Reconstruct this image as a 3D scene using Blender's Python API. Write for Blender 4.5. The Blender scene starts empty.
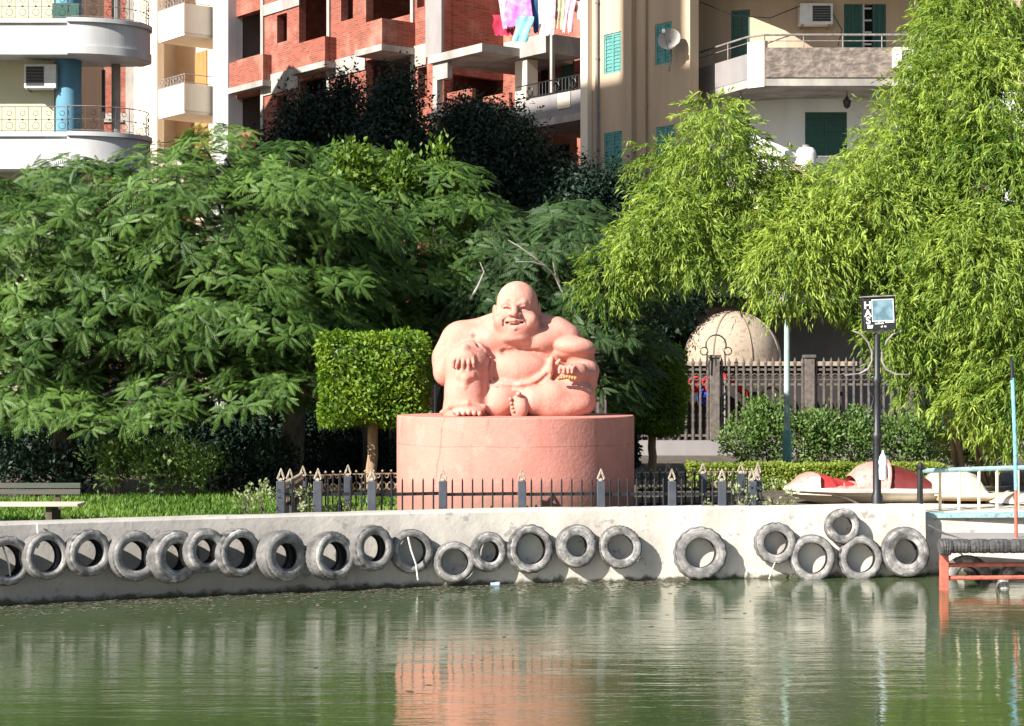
import bpy, bmesh, math, random
import numpy as np
from mathutils import Vector

# ------------------------------------------------------------------ camera, sky, sun, exposure
FPX, W, H = 1800.0, 1024, 726          # focal length in pixels, frame size
YH, CAMZ = 372.0, 2.6                  # horizon row, eye height above the water
SUN_EL, SUN_AZ = 33.0, 50.0            # elevation, degrees to the left of straight-behind the camera
scene = bpy.context.scene
col = scene.collection
cd = bpy.data.cameras.new('camera'); cam = bpy.data.objects.new('camera', cd); col.objects.link(cam)
cam.location = (0, 0, CAMZ); cam.rotation_euler = (math.radians(90), 0, 0)
cd.sensor_width = 36; cd.lens = FPX * 36 / W; cd.shift_y = (YH - H / 2) / W
cd.clip_start = 0.5; cd.clip_end = 2000
scene.camera = cam
world = bpy.data.worlds.new('World'); scene.world = world; world.use_nodes = True
wn = world.node_tree
sky = wn.nodes.new('ShaderNodeTexSky'); sky.sky_type = 'NISHITA'; sky.sun_disc = False
sky.sun_elevation = math.radians(SUN_EL); sky.sun_rotation = math.radians(180 + SUN_AZ)
bg = wn.nodes['Background']; wn.links.new(sky.outputs[0], bg.inputs[0]); bg.inputs[1].default_value = 0.055
sd = bpy.data.lights.new('sun', 'SUN'); sun = bpy.data.objects.new('sun', sd); col.objects.link(sun)
sd.energy = 5.0; sd.angle = math.radians(0.5); sd.color = (1.0, 0.955, 0.89)
a, e = math.radians(SUN_AZ), math.radians(SUN_EL)
SDIR = Vector((-math.sin(a) * math.cos(e), -math.cos(a) * math.cos(e), math.sin(e)))
sun.rotation_euler = SDIR.to_track_quat('Z', 'Y').to_euler()
vs = scene.view_settings
vs.view_transform = 'Standard'; vs.look = 'None'; vs.exposure = 1.35; vs.gamma = 1; vs.use_curve_mapping = False
scene.cycles.max_bounces = 7; scene.cycles.transparent_max_bounces = 8

# ------------------------------------------------------------------ helpers
def P(px, py, d):
    return Vector(((px - 512) / FPX * d, d, CAMZ - (py - YH) / FPX * d))
def PZ(px, z, d):
    return Vector(((px - 512) / FPX * d, d, z))
def zpx(py, d): return CAMZ - (py - YH) / FPX * d

LOC = {}
def tag(o, label=None, cat=None, group=None, kind=None):
    if label: o['label'] = label
    if cat: o['category'] = cat
    if group: o['group'] = group
    if kind: o['kind'] = kind
    return o
def thing(name, label, cat, loc=(0, 0, 0), group=None):
    o = bpy.data.objects.new(name, None); col.objects.link(o); o.location = loc
    LOC[o.name] = Vector(loc); o.empty_display_size = .2
    return tag(o, label, cat, group)
def link(name, me, mat, parent=None, loc=None, smooth=False):
    o = bpy.data.objects.new(name, me); col.objects.link(o)
    if mat: me.materials.append(mat)
    if parent is not None:
        o.parent = parent; LOC[o.name] = LOC[parent.name]
    elif loc is not None:
        o.location = loc; LOC[o.name] = Vector(loc)
    else: LOC[o.name] = Vector((0, 0, 0))
    if smooth: me.shade_smooth()
    return o

class MB:
    """collects boxes, bars, tubes, lathes in world coordinates; build() links them as one mesh"""
    def __init__(s): s.v = []; s.f = []
    def add(s, vs_, fs):
        n = len(s.v); s.v += [tuple(q) for q in vs_]; s.f += [tuple(i + n for i in f) for f in fs]; return s
    def box(s, c, size, ang=0.0, pitch=0.0):
        hx, hy, hz = size[0] / 2, size[1] / 2, size[2] / 2
        ca, sa, cp, sp = math.cos(ang), math.sin(ang), math.cos(pitch), math.sin(pitch)
        vv = []
        for x, y, z in ((-hx,-hy,-hz),(hx,-hy,-hz),(hx,hy,-hz),(-hx,hy,-hz),(-hx,-hy,hz),(hx,-hy,hz),(hx,hy,hz),(-hx,hy,hz)):
            y, z = y * cp - z * sp, y * sp + z * cp
            vv.append((c[0] + x * ca - y * sa, c[1] + x * sa + y * ca, c[2] + z))
        return s.add(vv, [(0,3,2,1),(4,5,6,7),(0,1,5,4),(1,2,6,5),(2,3,7,6),(3,0,4,7)])
    def hexa(s, p):   # 4 bottom + 4 top points
        return s.add(p, [(0,3,2,1),(4,5,6,7),(0,1,5,4),(1,2,6,5),(2,3,7,6),(3,0,4,7)])
    def prism(s, poly, z0, z1):
        n = len(poly)
        vv = [(p[0], p[1], z0) for p in poly] + [(p[0], p[1], z1) for p in poly]
        fs = [tuple(reversed(range(n))), tuple(range(n, 2 * n))] + [(i, (i+1) % n, n + (i+1) % n, n + i) for i in range(n)]
        return s.add(vv, fs)
    def tube(s, pts, r, k=8, cap=True):
        pts = [Vector(p) for p in pts]; n = len(pts)
        rr = r if isinstance(r, (list, tuple)) else [r] * n
        vv = []; up = Vector((0.31, 0.17, 0.93)).normalized()
        for i, p in enumerate(pts):
            t = (pts[min(i+1, n-1)] - pts[max(i-1, 0)]).normalized()
            if abs(t.dot(up)) > .97: up = Vector((1, .1, 0)).normalized()
            a1 = t.cross(up).normalized(); a2 = a1.cross(t)
            for j in range(k):
                q = 2 * math.pi * j / k
                vv.append(p + (a1 * math.cos(q) + a2 * math.sin(q)) * rr[i])
        fs = [(i*k+j, i*k+(j+1) % k, (i+1)*k+(j+1) % k, (i+1)*k+j) for i in range(n-1) for j in range(k)]
        if cap: fs += [tuple(reversed(range(k))), tuple(range((n-1)*k, n*k))]
        return s.add(vv, fs)
    def rings(s, rings_, cap=True):
        k = len(rings_[0]); n = len(rings_); vv = [p for r_ in rings_ for p in r_]
        fs = [(i*k+j, i*k+(j+1) % k, (i+1)*k+(j+1) % k, (i+1)*k+j) for i in range(n-1) for j in range(k)]
        if cap: fs += [tuple(reversed(range(k))), tuple(range((n-1)*k, n*k))]
        return s.add(vv, fs)
    def lathe(s, c, prof, k=32, cap=True):   # prof: (radius, z)
        return s.rings([[(c[0] + r*math.cos(2*math.pi*j/k), c[1] + r*math.sin(2*math.pi*j/k), c[2] + z) for j in range(k)] for r, z in prof], cap)
    def ring(s, c, R, r, xdir=(1,0,0), zdir=(0,0,1), k=14, a0=0, a1=2*math.pi):
        xd, zd = Vector(xdir), Vector(zdir); c = Vector(c)
        pts = [c + xd*R*math.cos(a0+(a1-a0)*i/k) + zd*R*math.sin(a0+(a1-a0)*i/k) for i in range(k+1)]
        return s.tube(pts, r, 5)
    def build(s, name, mat, parent=None, loc=None, smooth=False, bevel=0):
        off = LOC[parent.name] if parent is not None else (Vector(loc) if loc is not None else Vector((0,0,0)))
        me = bpy.data.meshes.new(name)
        me.from_pydata([(q[0]-off[0], q[1]-off[1], q[2]-off[2]) for q in s.v], [], s.f); me.update()
        bm = bmesh.new(); bm.from_mesh(me); bmesh.ops.recalc_face_normals(bm, faces=bm.faces); bm.to_mesh(me); bm.free()
        o = link(name, me, mat, parent, loc, smooth)
        if smooth:
            try: me.set_sharp_from_angle(angle=math.radians(42))
            except Exception: pass
        if bevel:
            m = o.modifiers.new('bevel', 'BEVEL'); m.width = bevel; m.segments = 2; m.limit_method = 'ANGLE'
        return o

def np_quads(name, V, var, mat, parent=None, loc=None):
    """V: (N,4,3) array of quads in world coordinates, var: (N,) natural leaf to leaf variation"""
    off = np.array(LOC[parent.name]) if parent is not None else (np.array(loc) if loc is not None else np.zeros(3))
    N = len(V); me = bpy.data.meshes.new(name)
    me.vertices.add(N*4); me.vertices.foreach_set('co', (V - off).astype(np.float32).ravel())
    me.loops.add(N*4); me.loops.foreach_set('vertex_index', np.arange(N*4, dtype=np.int32))
    me.polygons.add(N); me.polygons.foreach_set('loop_start', np.arange(0, N*4, 4, dtype=np.int32))
    try: me.polygons.foreach_set('loop_total', np.full(N, 4, dtype=np.int32))
    except Exception: pass
    me.update(calc_edges=True)
    at = me.attributes.new('tone', 'FLOAT', 'POINT'); at.data.foreach_set('value', np.repeat(var, 4).astype(np.float32))
    return link(name, me, mat, parent, loc)

# ------------------------------------------------------------------ materials
def new_mat(name):
    m = bpy.data.materials.new(name); m.use_nodes = True; nt = m.node_tree
    return m, nt, nt.nodes['Principled BSDF']
def N(nt, t, **kw):
    n = nt.nodes.new(t)
    for k, v in kw.items(): setattr(n, k, v)
    return n
def noise(nt, scale, detail=4, vec=None, rough=.6, coord='Object'):
    tc = N(nt, 'ShaderNodeTexCoord'); mp = N(nt, 'ShaderNodeMapping')
    nt.links.new(tc.outputs[coord], mp.inputs[0])
    if vec: mp.inputs['Scale'].default_value = vec
    n = N(nt, 'ShaderNodeTexNoise'); n.inputs['Scale'].default_value = scale; n.inputs['Detail'].default_value = detail
    n.inputs['Roughness'].default_value = rough
    nt.links.new(mp.outputs[0], n.inputs['Vector']); return n
def ramp(nt, src, stops):
    r = N(nt, 'ShaderNodeValToRGB'); el = r.color_ramp.elements
    while len(el) < len(stops): el.new(.5)
    for q, (p, c) in zip(el, stops): q.position = p; q.color = (*c, 1) if len(c) == 3 else c
    nt.links.new(src, r.inputs[0]); return r
def mixc(nt, fac, a_, b_, mode='MIX'):
    m = N(nt, 'ShaderNodeMix', data_type='RGBA', blend_type=mode)
    for i, q in ((0, fac), (6, a_), (7, b_)):
        if hasattr(q, 'links') or hasattr(q, 'is_linked'): nt.links.new(q, m.inputs[i])
        elif isinstance(q, (int, float)): m.inputs[i].default_value = q
        else: m.inputs[i].default_value = (*q, 1)
    return m.outputs[2]
def bump(nt, b, h, s, d):
    n = N(nt, 'ShaderNodeBump'); n.inputs['Strength'].default_value = s; n.inputs['Distance'].default_value = d
    nt.links.new(h, n.inputs['Height']); nt.links.new(n.outputs[0], b.inputs['Normal']); return n
def mat(name, c1, c2=None, scale=3.0, rough=.8, bmp=.3, bd=.01, metal=0, vec=None, lo=.35, hi=.68, detail=5, fine=None):
    m, nt, b = new_mat(name); b.inputs['Roughness'].default_value = rough; b.inputs['Metallic'].default_value = metal
    if c2 is None: c2 = tuple(q*.72 for q in c1)
    n = noise(nt, scale, detail, vec)
    c = ramp(nt, n.outputs[0], [(lo, c2), (hi, c1)]).outputs[0]
    if fine:
        f = noise(nt, fine, 3); c = mixc(nt, ramp(nt, f.outputs[0], [(.52, (0,0,0)), (.66, (1,1,1))]).outputs[0], c, tuple(q*.7 for q in c2))
    nt.links.new(c, b.inputs['Base Color'])
    if bmp: bump(nt, b, n.outputs[0], bmp, bd)
    return m
def leaf_mat(name, dark, light, trans=.35, tcol=None, rough=.5):
    m, nt, b = new_mat(name)
    at = N(nt, 'ShaderNodeAttribute', attribute_name='tone')
    r = ramp(nt, at.outputs['Fac'], [(0, dark), (1, light)])
    nt.links.new(r.outputs[0], b.inputs['Base Color']); b.inputs['Roughness'].default_value = rough
    b.inputs['Specular IOR Level'].default_value = .22
    t = N(nt, 'ShaderNodeBsdfTranslucent')
    hs = N(nt, 'ShaderNodeHueSaturation'); hs.inputs['Saturation'].default_value = 1.15; hs.inputs['Value'].default_value = 1.25
    hs.inputs['Hue'].default_value = .485
    nt.links.new(r.outputs[0], hs.inputs['Color']); nt.links.new(hs.outputs[0], t.inputs['Color'])
    mx = N(nt, 'ShaderNodeMixShader'); mx.inputs[0].default_value = trans
    nt.links.new(b.outputs[0], mx.inputs[1]); nt.links.new(t.outputs[0], mx.inputs[2])
    nt.links.new(mx.outputs[0], nt.nodes['Material Output'].inputs[0]); return m

M = {}
M['bark'] = mat('bark', (.13,.10,.075), (.05,.04,.03), 9, .9, .8, .02, vec=(1,1,.25))
M['dark_bark'] = mat('dark_bark', (.035,.028,.022), (.02,.016,.012), 9, .9, .5, .01)
M['pale_limb'] = mat('pale_limb', (.42,.38,.34), (.25,.22,.19), 9, .9, .4, .01)
M['branch'] = mat('branch', (.17,.15,.125), (.07,.06,.05), 9, .9, .5, .01, vec=(1,1,.4))
M['pale_bark'] = mat('pale_bark', (.38,.26,.15), (.2,.13,.08), 10, .9, .6, .01, vec=(1,1,.2))
M['black_iron'] = mat('black_iron', (.008,.009,.011), (.014,.014,.015), 12, .5, .2, .003)
M['blue_iron'] = mat('blue_iron', (.028,.036,.052), (.05,.055,.065), 8, .5, .2, .003)
M['gilt'] = mat('worn_gilt', (.42,.37,.29), (.18,.14,.10), 30, .6, .3, .004)
M['ring'] = mat('ochre_ring', (.42,.34,.22), (.14,.11,.08), 25, .6, .2, .003)
M['grey_iron'] = mat('grey_iron', (.27,.25,.23), (.14,.12,.11), 10, .6, .2, .003)
M['fence_iron'] = mat('rusty_fence_iron', (.15,.125,.105), (.075,.06,.05), 10, .7, .2, .003)
M['white'] = mat('white_paint', (.54,.54,.535), (.42,.415,.41), 1.3, .7, .1, .01, vec=(1.3,1.3,.22))
M['whitewash'] = mat('whitewash', (.80,.80,.79), (.70,.70,.69), 1.0, .8, .1, .01, vec=(1.3,1.3,.25))
M['white_plastic'] = mat('white_plastic', (.74,.73,.70), (.6,.58,.54), 6, .45, .05)
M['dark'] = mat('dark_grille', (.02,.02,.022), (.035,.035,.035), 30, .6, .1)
M['conc'] = mat('raw_concrete', (.40,.365,.32), (.22,.20,.18), 1.6, .9, .4, .02, vec=(1,1,.5))
M['conc_dark'] = mat('grey_render', (.27,.25,.24), (.2,.185,.18), 1.1, .9, .3, .02, vec=(1,1,.4))
M['tan'] = mat('tan_render', (.47,.35,.24), (.36,.265,.18), .9, .92, .2, .02, vec=(1.4,1.4,.18))
M['cream'] = mat('cream_render', (.70,.61,.48), (.62,.53,.41), .8, .9, .15, .02, vec=(1,1,.4))
M['peach'] = mat('peach_render', (.74,.58,.44), (.64,.5,.37), .9, .9, .15, .02)
M['yellow_wall'] = mat('yellow_render', (.56,.53,.37), (.50,.47,.32), 1.0, .9, .15, .02)
M['blue_wall'] = mat('blue_render', (.10,.25,.34), (.07,.19,.27), 1.6, .8, .15, .02)
M['wood_door'] = mat('varnished_wood', (.36,.20,.07), (.25,.13,.04), 6, .6, .2, vec=(1,1,.2))
M['green_door'] = mat('green_shutter', (.014,.085,.062), (.01,.06,.045), 5, .55, .2)
M['teal_shutter'] = mat('teal_shutter', (.10,.30,.27), (.07,.22,.2), 4, .7, .2, fine=12)
M['stone_clad'] = mat('stone_cladding', (.25,.20,.165), (.12,.10,.085), 5, .95, 1.0, .06, vec=(.9,.9,1.3), lo=.4, hi=.62)
M['glass'] = mat('dark_glass', (.02,.025,.03), (.03,.035,.04), 3, .1, 0)
M['soil'] = mat('soil', (.11,.085,.06), (.055,.045,.03), 1.5, .95, .5, .03, fine=8)
M['asphalt'] = mat('asphalt', (.06,.058,.055), (.04,.04,.04), 4, .9, .3)
M['aqua_paint'] = mat('aqua_paint', (.33,.52,.54), (.24,.36,.37), 7, .55, .2, .004, fine=22)
M['cream_paint'] = mat('cream_paint', (.78,.68,.48), (.6,.5,.33), 10, .6, .1)
M['green_pole'] = mat('green_pole', (.13,.33,.27), (.09,.25,.21), 5, .5, .1)
M['pale_pole'] = mat('faded_green_pole', (.36,.47,.43), (.27,.37,.34), 5, .5, .1)
M['blue_pole'] = mat('blue_pole', (.19,.42,.55), (.12,.3,.4), 9, .5, .2, fine=25)
M['red_paint'] = mat('red_rusty_paint', (.55,.12,.075), (.33,.09,.06), 8, .6, .4, .004, fine=18)
M['bench'] = mat('green_worn_wood', (.03,.06,.042), (.085,.065,.055), 3, .8, .4, .006, vec=(.5,3,6))
M['pale_plank'] = mat('bleached_plank', (.55,.48,.38), (.36,.3,.23), 4, .8, .3, .006, vec=(.4,3,3))
M['rope'] = mat('pale_rope', (.68,.65,.58), (.45,.42,.36), 40, .9, .4, .004)
M['boat_red'] = mat('faded_red_fibreglass', (.66,.34,.29), (.55,.22,.19), 2.4, .5, .15, .006, fine=14)
M['boat_seat'] = mat('red_seat', (.40,.03,.03), (.28,.02,.02), 4, .5, .1)
M['boat_white'] = mat('stained_white_fibreglass', (.66,.60,.50), (.45,.37,.27), 2.5, .5, .15, .006)
M['boat_tan'] = mat('tan_hull', (.50,.34,.15), (.33,.2,.08), 3, .6, .2, .006)
M['dome'] = mat('sand_dome', (.36,.285,.21), (.31,.24,.175), 2.0, .9, .2, .01, fine=12)
M['kiosk'] = mat('dark_brown_render', (.035,.028,.024), (.02,.017,.015), 2, .9, .1)
M['seam'] = mat('dome_seam', (.27,.205,.15), None, 4, .9, .1)

def brick_mat():
    m, nt, b = new_mat('red_brick')
    g = N(nt, 'ShaderNodeNewGeometry')
    d = N(nt, 'ShaderNodeVectorMath', operation='DOT_PRODUCT'); d.inputs[1].default_value = (1, -.3, 0)
    s = N(nt, 'ShaderNodeSeparateXYZ'); c = N(nt, 'ShaderNodeCombineXYZ')
    nt.links.new(g.outputs['Position'], d.inputs[0]); nt.links.new(g.outputs['Position'], s.inputs[0])
    nt.links.new(d.outputs['Value'], c.inputs[0]); nt.links.new(s.outputs[2], c.inputs[1])
    br = N(nt, 'ShaderNodeTexBrick'); br.inputs['Scale'].default_value = 1
    br.inputs['Brick Width'].default_value = .21; br.inputs['Row Height'].default_value = .068
    br.inputs['Mortar Size'].default_value = .012; br.inputs['Bias'].default_value = -.1
    br.inputs['Color1'].default_value = (.30,.064,.036,1); br.inputs['Color2'].default_value = (.14,.031,.021,1); br.inputs['Mortar'].default_value = (.22,.10,.07,1)
    nt.links.new(c.outputs[0], br.inputs[0])
    n = noise(nt, 1.1, 5); k = mixc(nt, ramp(nt, n.outputs[0], [(.5,(0,0,0)),(.75,(.45,.45,.45))]).outputs[0], br.outputs[0], (.5,.3,.22))
    nt.links.new(k, b.inputs['Base Color']); b.inputs['Roughness'].default_value = .95
    bump(nt, b, br.outputs['Fac'], -.5, .01); return m
M['brick'] = brick_mat()

def statue_mat(name, base, worn, stain, cracks=0.0, z0=None):
    m, nt, b = new_mat(name); b.inputs['Roughness'].default_value = .85; b.inputs['Specular IOR Level'].default_value = .25
    n = noise(nt, 1.3, 7); n2 = noise(nt, 3.4, 9, rough=.7); n3 = noise(nt, 3.2, 8, (1.6,1.6,.22)); n5 = noise(nt, 22, 6)
    c = ramp(nt, n.outputs[0], [(.32, tuple(q*.84 for q in base)), (.66, base)]).outputs[0]
    c = mixc(nt, ramp(nt, n2.outputs[0], [(.50,(0,0,0)),(.60,(.4,.4,.4)),(.74,(.7,.7,.7))]).outputs[0], c, worn)
    c = mixc(nt, ramp(nt, n3.outputs[0], [(.54,(0,0,0)),(.70,(.75,.75,.75))]).outputs[0], c, stain)
    c = mixc(nt, ramp(nt, n5.outputs[0], [(.60,(0,0,0)),(.72,(.35,.35,.35))]).outputs[0], c, tuple(q*.6 for q in stain))
    ge = N(nt, 'ShaderNodeNewGeometry'); po = ramp(nt, ge.outputs['Pointiness'], [(.42,(.85,.85,.85)),(.49,(0,0,0))])   # darker in the creases
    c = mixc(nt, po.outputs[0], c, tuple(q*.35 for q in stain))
    if cracks:
        tc = N(nt, 'ShaderNodeTexCoord'); wv = N(nt, 'ShaderNodeMix', data_type='VECTOR'); wv.inputs[0].default_value = .16
        nt.links.new(tc.outputs['Object'], wv.inputs[4]); nt.links.new(n2.outputs['Color'], wv.inputs[5])
        vo = N(nt, 'ShaderNodeTexVoronoi', feature='DISTANCE_TO_EDGE'); vo.inputs['Scale'].default_value = .8; nt.links.new(wv.outputs[1], vo.inputs['Vector'])
        cr = ramp(nt, vo.outputs['Distance'], [(0,(cracks,)*3),(.012,(0,0,0))]); mk = ramp(nt, n.outputs[0], [(.46,(0,0,0)),(.54,(1,1,1))])
        cm = N(nt, 'ShaderNodeMath', operation='MULTIPLY'); nt.links.new(cr.outputs[0], cm.inputs[0]); nt.links.new(mk.outputs[0], cm.inputs[1])
        c = mixc(nt, cm.outputs[0], c, tuple(q*.3 for q in stain))
        sp = N(nt, 'ShaderNodeSeparateXYZ'); nt.links.new(tc.outputs['Object'], sp.inputs[0])    # splash dirt at the foot and a stained joint below the rim
        sm = N(nt, 'ShaderNodeMath', operation='MULTIPLY_ADD'); sm.inputs[1].default_value = -.5; nt.links.new(n2.outputs[0], sm.inputs[0]); nt.links.new(sp.outputs[2], sm.inputs[2])
        c = mixc(nt, ramp(nt, sm.outputs[0], [(.0,(.75,.75,.75)),(.22,(0,0,0))]).outputs[0], c, (.20,.12,.09))
        jn = ramp(nt, sp.outputs[2], [(0,(0,0,0)),(.1,(0,0,0))]); jl = N(nt, 'ShaderNodeMath', operation='SUBTRACT'); jl.inputs[1].default_value = z0
        nt.links.new(sp.outputs[2], jl.inputs[0]); nt.nodes.remove(jn)
        wj = N(nt, 'ShaderNodeMath', operation='MULTIPLY_ADD'); wj.inputs[1].default_value = .07; nt.links.new(n.outputs[0], wj.inputs[0]); nt.links.new(jl.outputs[0], wj.inputs[2])
        ja = N(nt, 'ShaderNodeMath', operation='ABSOLUTE'); nt.links.new(wj.outputs[0], ja.inputs[0])
        jm = ramp(nt, ja.outputs[0], [(0,(.45,.45,.45)),(.012,(0,0,0))]); jk = N(nt, 'ShaderNodeMath', operation='MULTIPLY'); nt.links.new(jm.outputs[0], jk.inputs[0])
        mk2 = ramp(nt, n3.outputs[0], [(.40,(.15,.15,.15)),(.52,(1,1,1))]); nt.links.new(mk2.outputs[0], jk.inputs[1])
        c = mixc(nt, jk.outputs[0], c, (.12,.05,.035))
    nt.links.new(c, b.inputs['Base Color']); bump(nt, b, n5.outputs[0], .5, .014); return m
M['statue'] = statue_mat('pink_terracotta', (.53,.235,.18), (.58,.32,.26), (.42,.165,.12))
M['pedestal'] = statue_mat('pink_plaster', (.51,.21,.165), (.54,.265,.215), (.41,.15,.115), .45, .98)

def quay_mat():
    m, nt, b = new_mat('quay_concrete'); b.inputs['Roughness'].default_value = .9
    g = N(nt, 'ShaderNodeNewGeometry'); s = N(nt, 'ShaderNodeSeparateXYZ'); nt.links.new(g.outputs['Position'], s.inputs[0])
    n = noise(nt, 1.6, 7); n2 = noise(nt, 7, 6); n3 = noise(nt, 2.5, 6, (1,1,.25))
    c = ramp(nt, n.outputs[0], [(.33,(.42,.38,.325)),(.62,(.62,.57,.49))]).outputs[0]
    c = mixc(nt, ramp(nt, n3.outputs[0], [(.55,(0,0,0)),(.72,(.75,.75,.75))]).outputs[0], c, (.33,.29,.25))
    c = mixc(nt, ramp(nt, n2.outputs[0], [(.6,(0,0,0)),(.66,(.8,.8,.8))]).outputs[0], c, (.25,.225,.2))
    # shade of the left stretch painted in as grey, with grime, broken by noise
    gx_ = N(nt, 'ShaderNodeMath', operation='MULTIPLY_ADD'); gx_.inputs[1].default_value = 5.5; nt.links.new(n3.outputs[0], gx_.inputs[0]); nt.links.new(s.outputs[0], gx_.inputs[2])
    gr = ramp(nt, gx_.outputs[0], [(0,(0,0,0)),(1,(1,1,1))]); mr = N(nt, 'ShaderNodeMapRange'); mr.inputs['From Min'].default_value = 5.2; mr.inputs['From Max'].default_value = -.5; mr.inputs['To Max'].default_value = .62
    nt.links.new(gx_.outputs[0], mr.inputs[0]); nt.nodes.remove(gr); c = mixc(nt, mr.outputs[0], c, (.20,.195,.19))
    # algae and wet band at the waterline, broken by noise
    ad = N(nt, 'ShaderNodeMath', operation='MULTIPLY_ADD'); ad.inputs[1].default_value = .22; nt.links.new(n2.outputs[0], ad.inputs[0])
    sb = N(nt, 'ShaderNodeMath', operation='SUBTRACT'); nt.links.new(s.outputs[2], sb.inputs[0]); nt.links.new(ad.outputs[0], sb.inputs[1]); ad.inputs[2].default_value = -.095
    wr = ramp(nt, sb.outputs[0], [(.0,(1,1,1)),(.05,(0,0,0))])
    c = mixc(nt, wr.outputs[0], c, (.07,.065,.045))
    nt.links.new(c, b.inputs['Base Color']); bump(nt, b, n2.outputs[0], .5, .02); return m
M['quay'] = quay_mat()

def tyre_mat():
    m, nt, b = new_mat('weathered_rubber'); b.inputs['Roughness'].default_value = .8
    tc = N(nt, 'ShaderNodeTexCoord'); s = N(nt, 'ShaderNodeSeparateXYZ'); nt.links.new(tc.outputs['Object'], s.inputs[0])
    oi = N(nt, 'ShaderNodeObjectInfo')
    n = noise(nt, 7, 6); n2 = noise(nt, 26, 4)
    for q in (n, n2): 
        q.noise_dimensions = '4D'; nt.links.new(oi.outputs['Random'], q.inputs['W'])
    mul = N(nt, 'ShaderNodeMath', operation='MULTIPLY'); mul.inputs[1].default_value = 37
    nt.links.new(oi.outputs['Random'], mul.inputs[0]); nt.links.new(mul.outputs[0], n.inputs['W']); nt.links.new(mul.outputs[0], n2.inputs['W'])
    # distance from the axle: whitewash sits on the sidewall, the inside stays black rubber
    x2 = N(nt, 'ShaderNodeVectorMath', operation='MULTIPLY'); x2.inputs[1].default_value = (1,0,1); nt.links.new(tc.outputs['Object'], x2.inputs[0])
    ln = N(nt, 'ShaderNodeVectorMath', operation='LENGTH'); nt.links.new(x2.outputs[0], ln.inputs[0])
    ab = N(nt, 'ShaderNodeMath', operation='ABSOLUTE'); nt.links.new(s.outputs[1], ab.inputs[0])
    side = ramp(nt, ab.outputs[0], [(.071,(0,0,0)),(.082,(1,1,1))]); tread = ramp(nt, ln.outputs['Value'], [(.281,(0,0,0)),(.290,(1,1,1))])
    mxm = N(nt, 'ShaderNodeMath', operation='MAXIMUM'); nt.links.new(side.outputs[0], mxm.inputs[0]); nt.links.new(tread.outputs[0], mxm.inputs[1])
    pale = ramp(nt, n.outputs[0], [(.36,(.035,.034,.033)),(.48,(.20,.19,.178)),(.66,(.50,.47,.435))]).outputs[0]
    pale = mixc(nt, ramp(nt, n2.outputs[0], [(.52,(0,0,0)),(.66,(.85,.85,.85))]).outputs[0], pale, (.075,.072,.07))
    rib = ramp(nt, ln.outputs['Value'], [(.196,(0,0,0)),(.203,(1,1,1)),(.209,(0,0,0)),(.249,(0,0,0)),(.254,(1,1,1)),(.259,(0,0,0))])
    pale = mixc(nt, rib.outputs[0], pale, (.10,.095,.09))
    tr2 = N(nt, 'ShaderNodeMath', operation='MULTIPLY'); tr2.inputs[1].default_value = .72; nt.links.new(tread.outputs[0], tr2.inputs[0])
    pale = mixc(nt, tr2.outputs[0], pale, (.05,.048,.046))
    wr = N(nt, 'ShaderNodeMapRange'); wr.inputs['To Min'].default_value = .0; wr.inputs['To Max'].default_value = .5; nt.links.new(oi.outputs['Random'], wr.inputs[0])
    pale = mixc(nt, wr.outputs[0], pale, (.13,.125,.12))
    c = mixc(nt, mxm.outputs[0], (.016,.016,.017), pale)
    nt.links.new(c, b.inputs['Base Color']); bump(nt, b, n2.outputs[0], .4, .006); return m
M['tyre'] = tyre_mat()
M['rubber'] = mat('old_rubber', (.085,.08,.077), (.03,.03,.03), 9, .8, .6, .01, fine=20)

def water_mat():
    m, nt, b = new_mat('lake_water')
    b.inputs['Base Color'].default_value = (.045,.068,.024,1); b.inputs['Roughness'].default_value = .03
    b.inputs['IOR'].default_value = 2.9; b.inputs['Specular IOR Level'].default_value = .5
    n1 = noise(nt, 1.0, 3, (.55,3.0,1)); n2 = noise(nt, 3.6, 4, (.6,3.0,1)); n3 = noise(nt, .35, 2)
    r3 = ramp(nt, n3.outputs[0], [(.35,(.35,.35,.35)),(.65,(1,1,1))])
    ad = N(nt, 'ShaderNodeMath', operation='MULTIPLY_ADD'); ad.inputs[1].default_value = .32
    nt.links.new(n2.outputs[0], ad.inputs[0]); nt.links.new(n1.outputs[0], ad.inputs[2])
    mu = N(nt, 'ShaderNodeMath', operation='MULTIPLY'); nt.links.new(ad.outputs[0], mu.inputs[0]); nt.links.new(r3.outputs[0], mu.inputs[1])
    bump(nt, b, mu.outputs[0], 1.0, .015); return m
M['water'] = water_mat()
M['scum'] = leaf_mat('floating_scum', (.05,.045,.03), (.22,.2,.15), .1)

L_ = {}
L_['poinciana'] = leaf_mat('poinciana_leaf', (.010,.040,.008), (.135,.235,.045), .2, rough=.5)
L_['poinciana_deep'] = leaf_mat('poinciana_deep_leaf', (.012,.034,.011), (.07,.125,.04), .2, rough=.5)
L_['bamboo'] = leaf_mat('bamboo_leaf', (.045,.115,.014), (.35,.45,.085), .4, rough=.5)
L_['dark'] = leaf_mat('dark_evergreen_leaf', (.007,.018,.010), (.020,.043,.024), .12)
L_['ficus'] = leaf_mat('ficus_leaf', (.05,.11,.015), (.17,.26,.04), .32)
L_['topiary'] = leaf_mat('topiary_leaf', (.05,.13,.010), (.20,.30,.035), .3)
L_['topiary_dark'] = leaf_mat('shaded_topiary_leaf', (.04,.10,.012), (.12,.22,.03), .3)
L_['shrub'] = leaf_mat('shrub_leaf', (.04,.095,.018), (.17,.26,.07), .28, rough=.45)
L_['hedge'] = leaf_mat('hedge_leaf', (.13,.20,.025), (.30,.36,.07), .35)
L_['weed'] = leaf_mat('weed_leaf', (.12,.17,.06), (.34,.38,.2), .3)
L_['grass'] = leaf_mat('grass_blade', (.05,.12,.015), (.15,.25,.045), .3)

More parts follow.
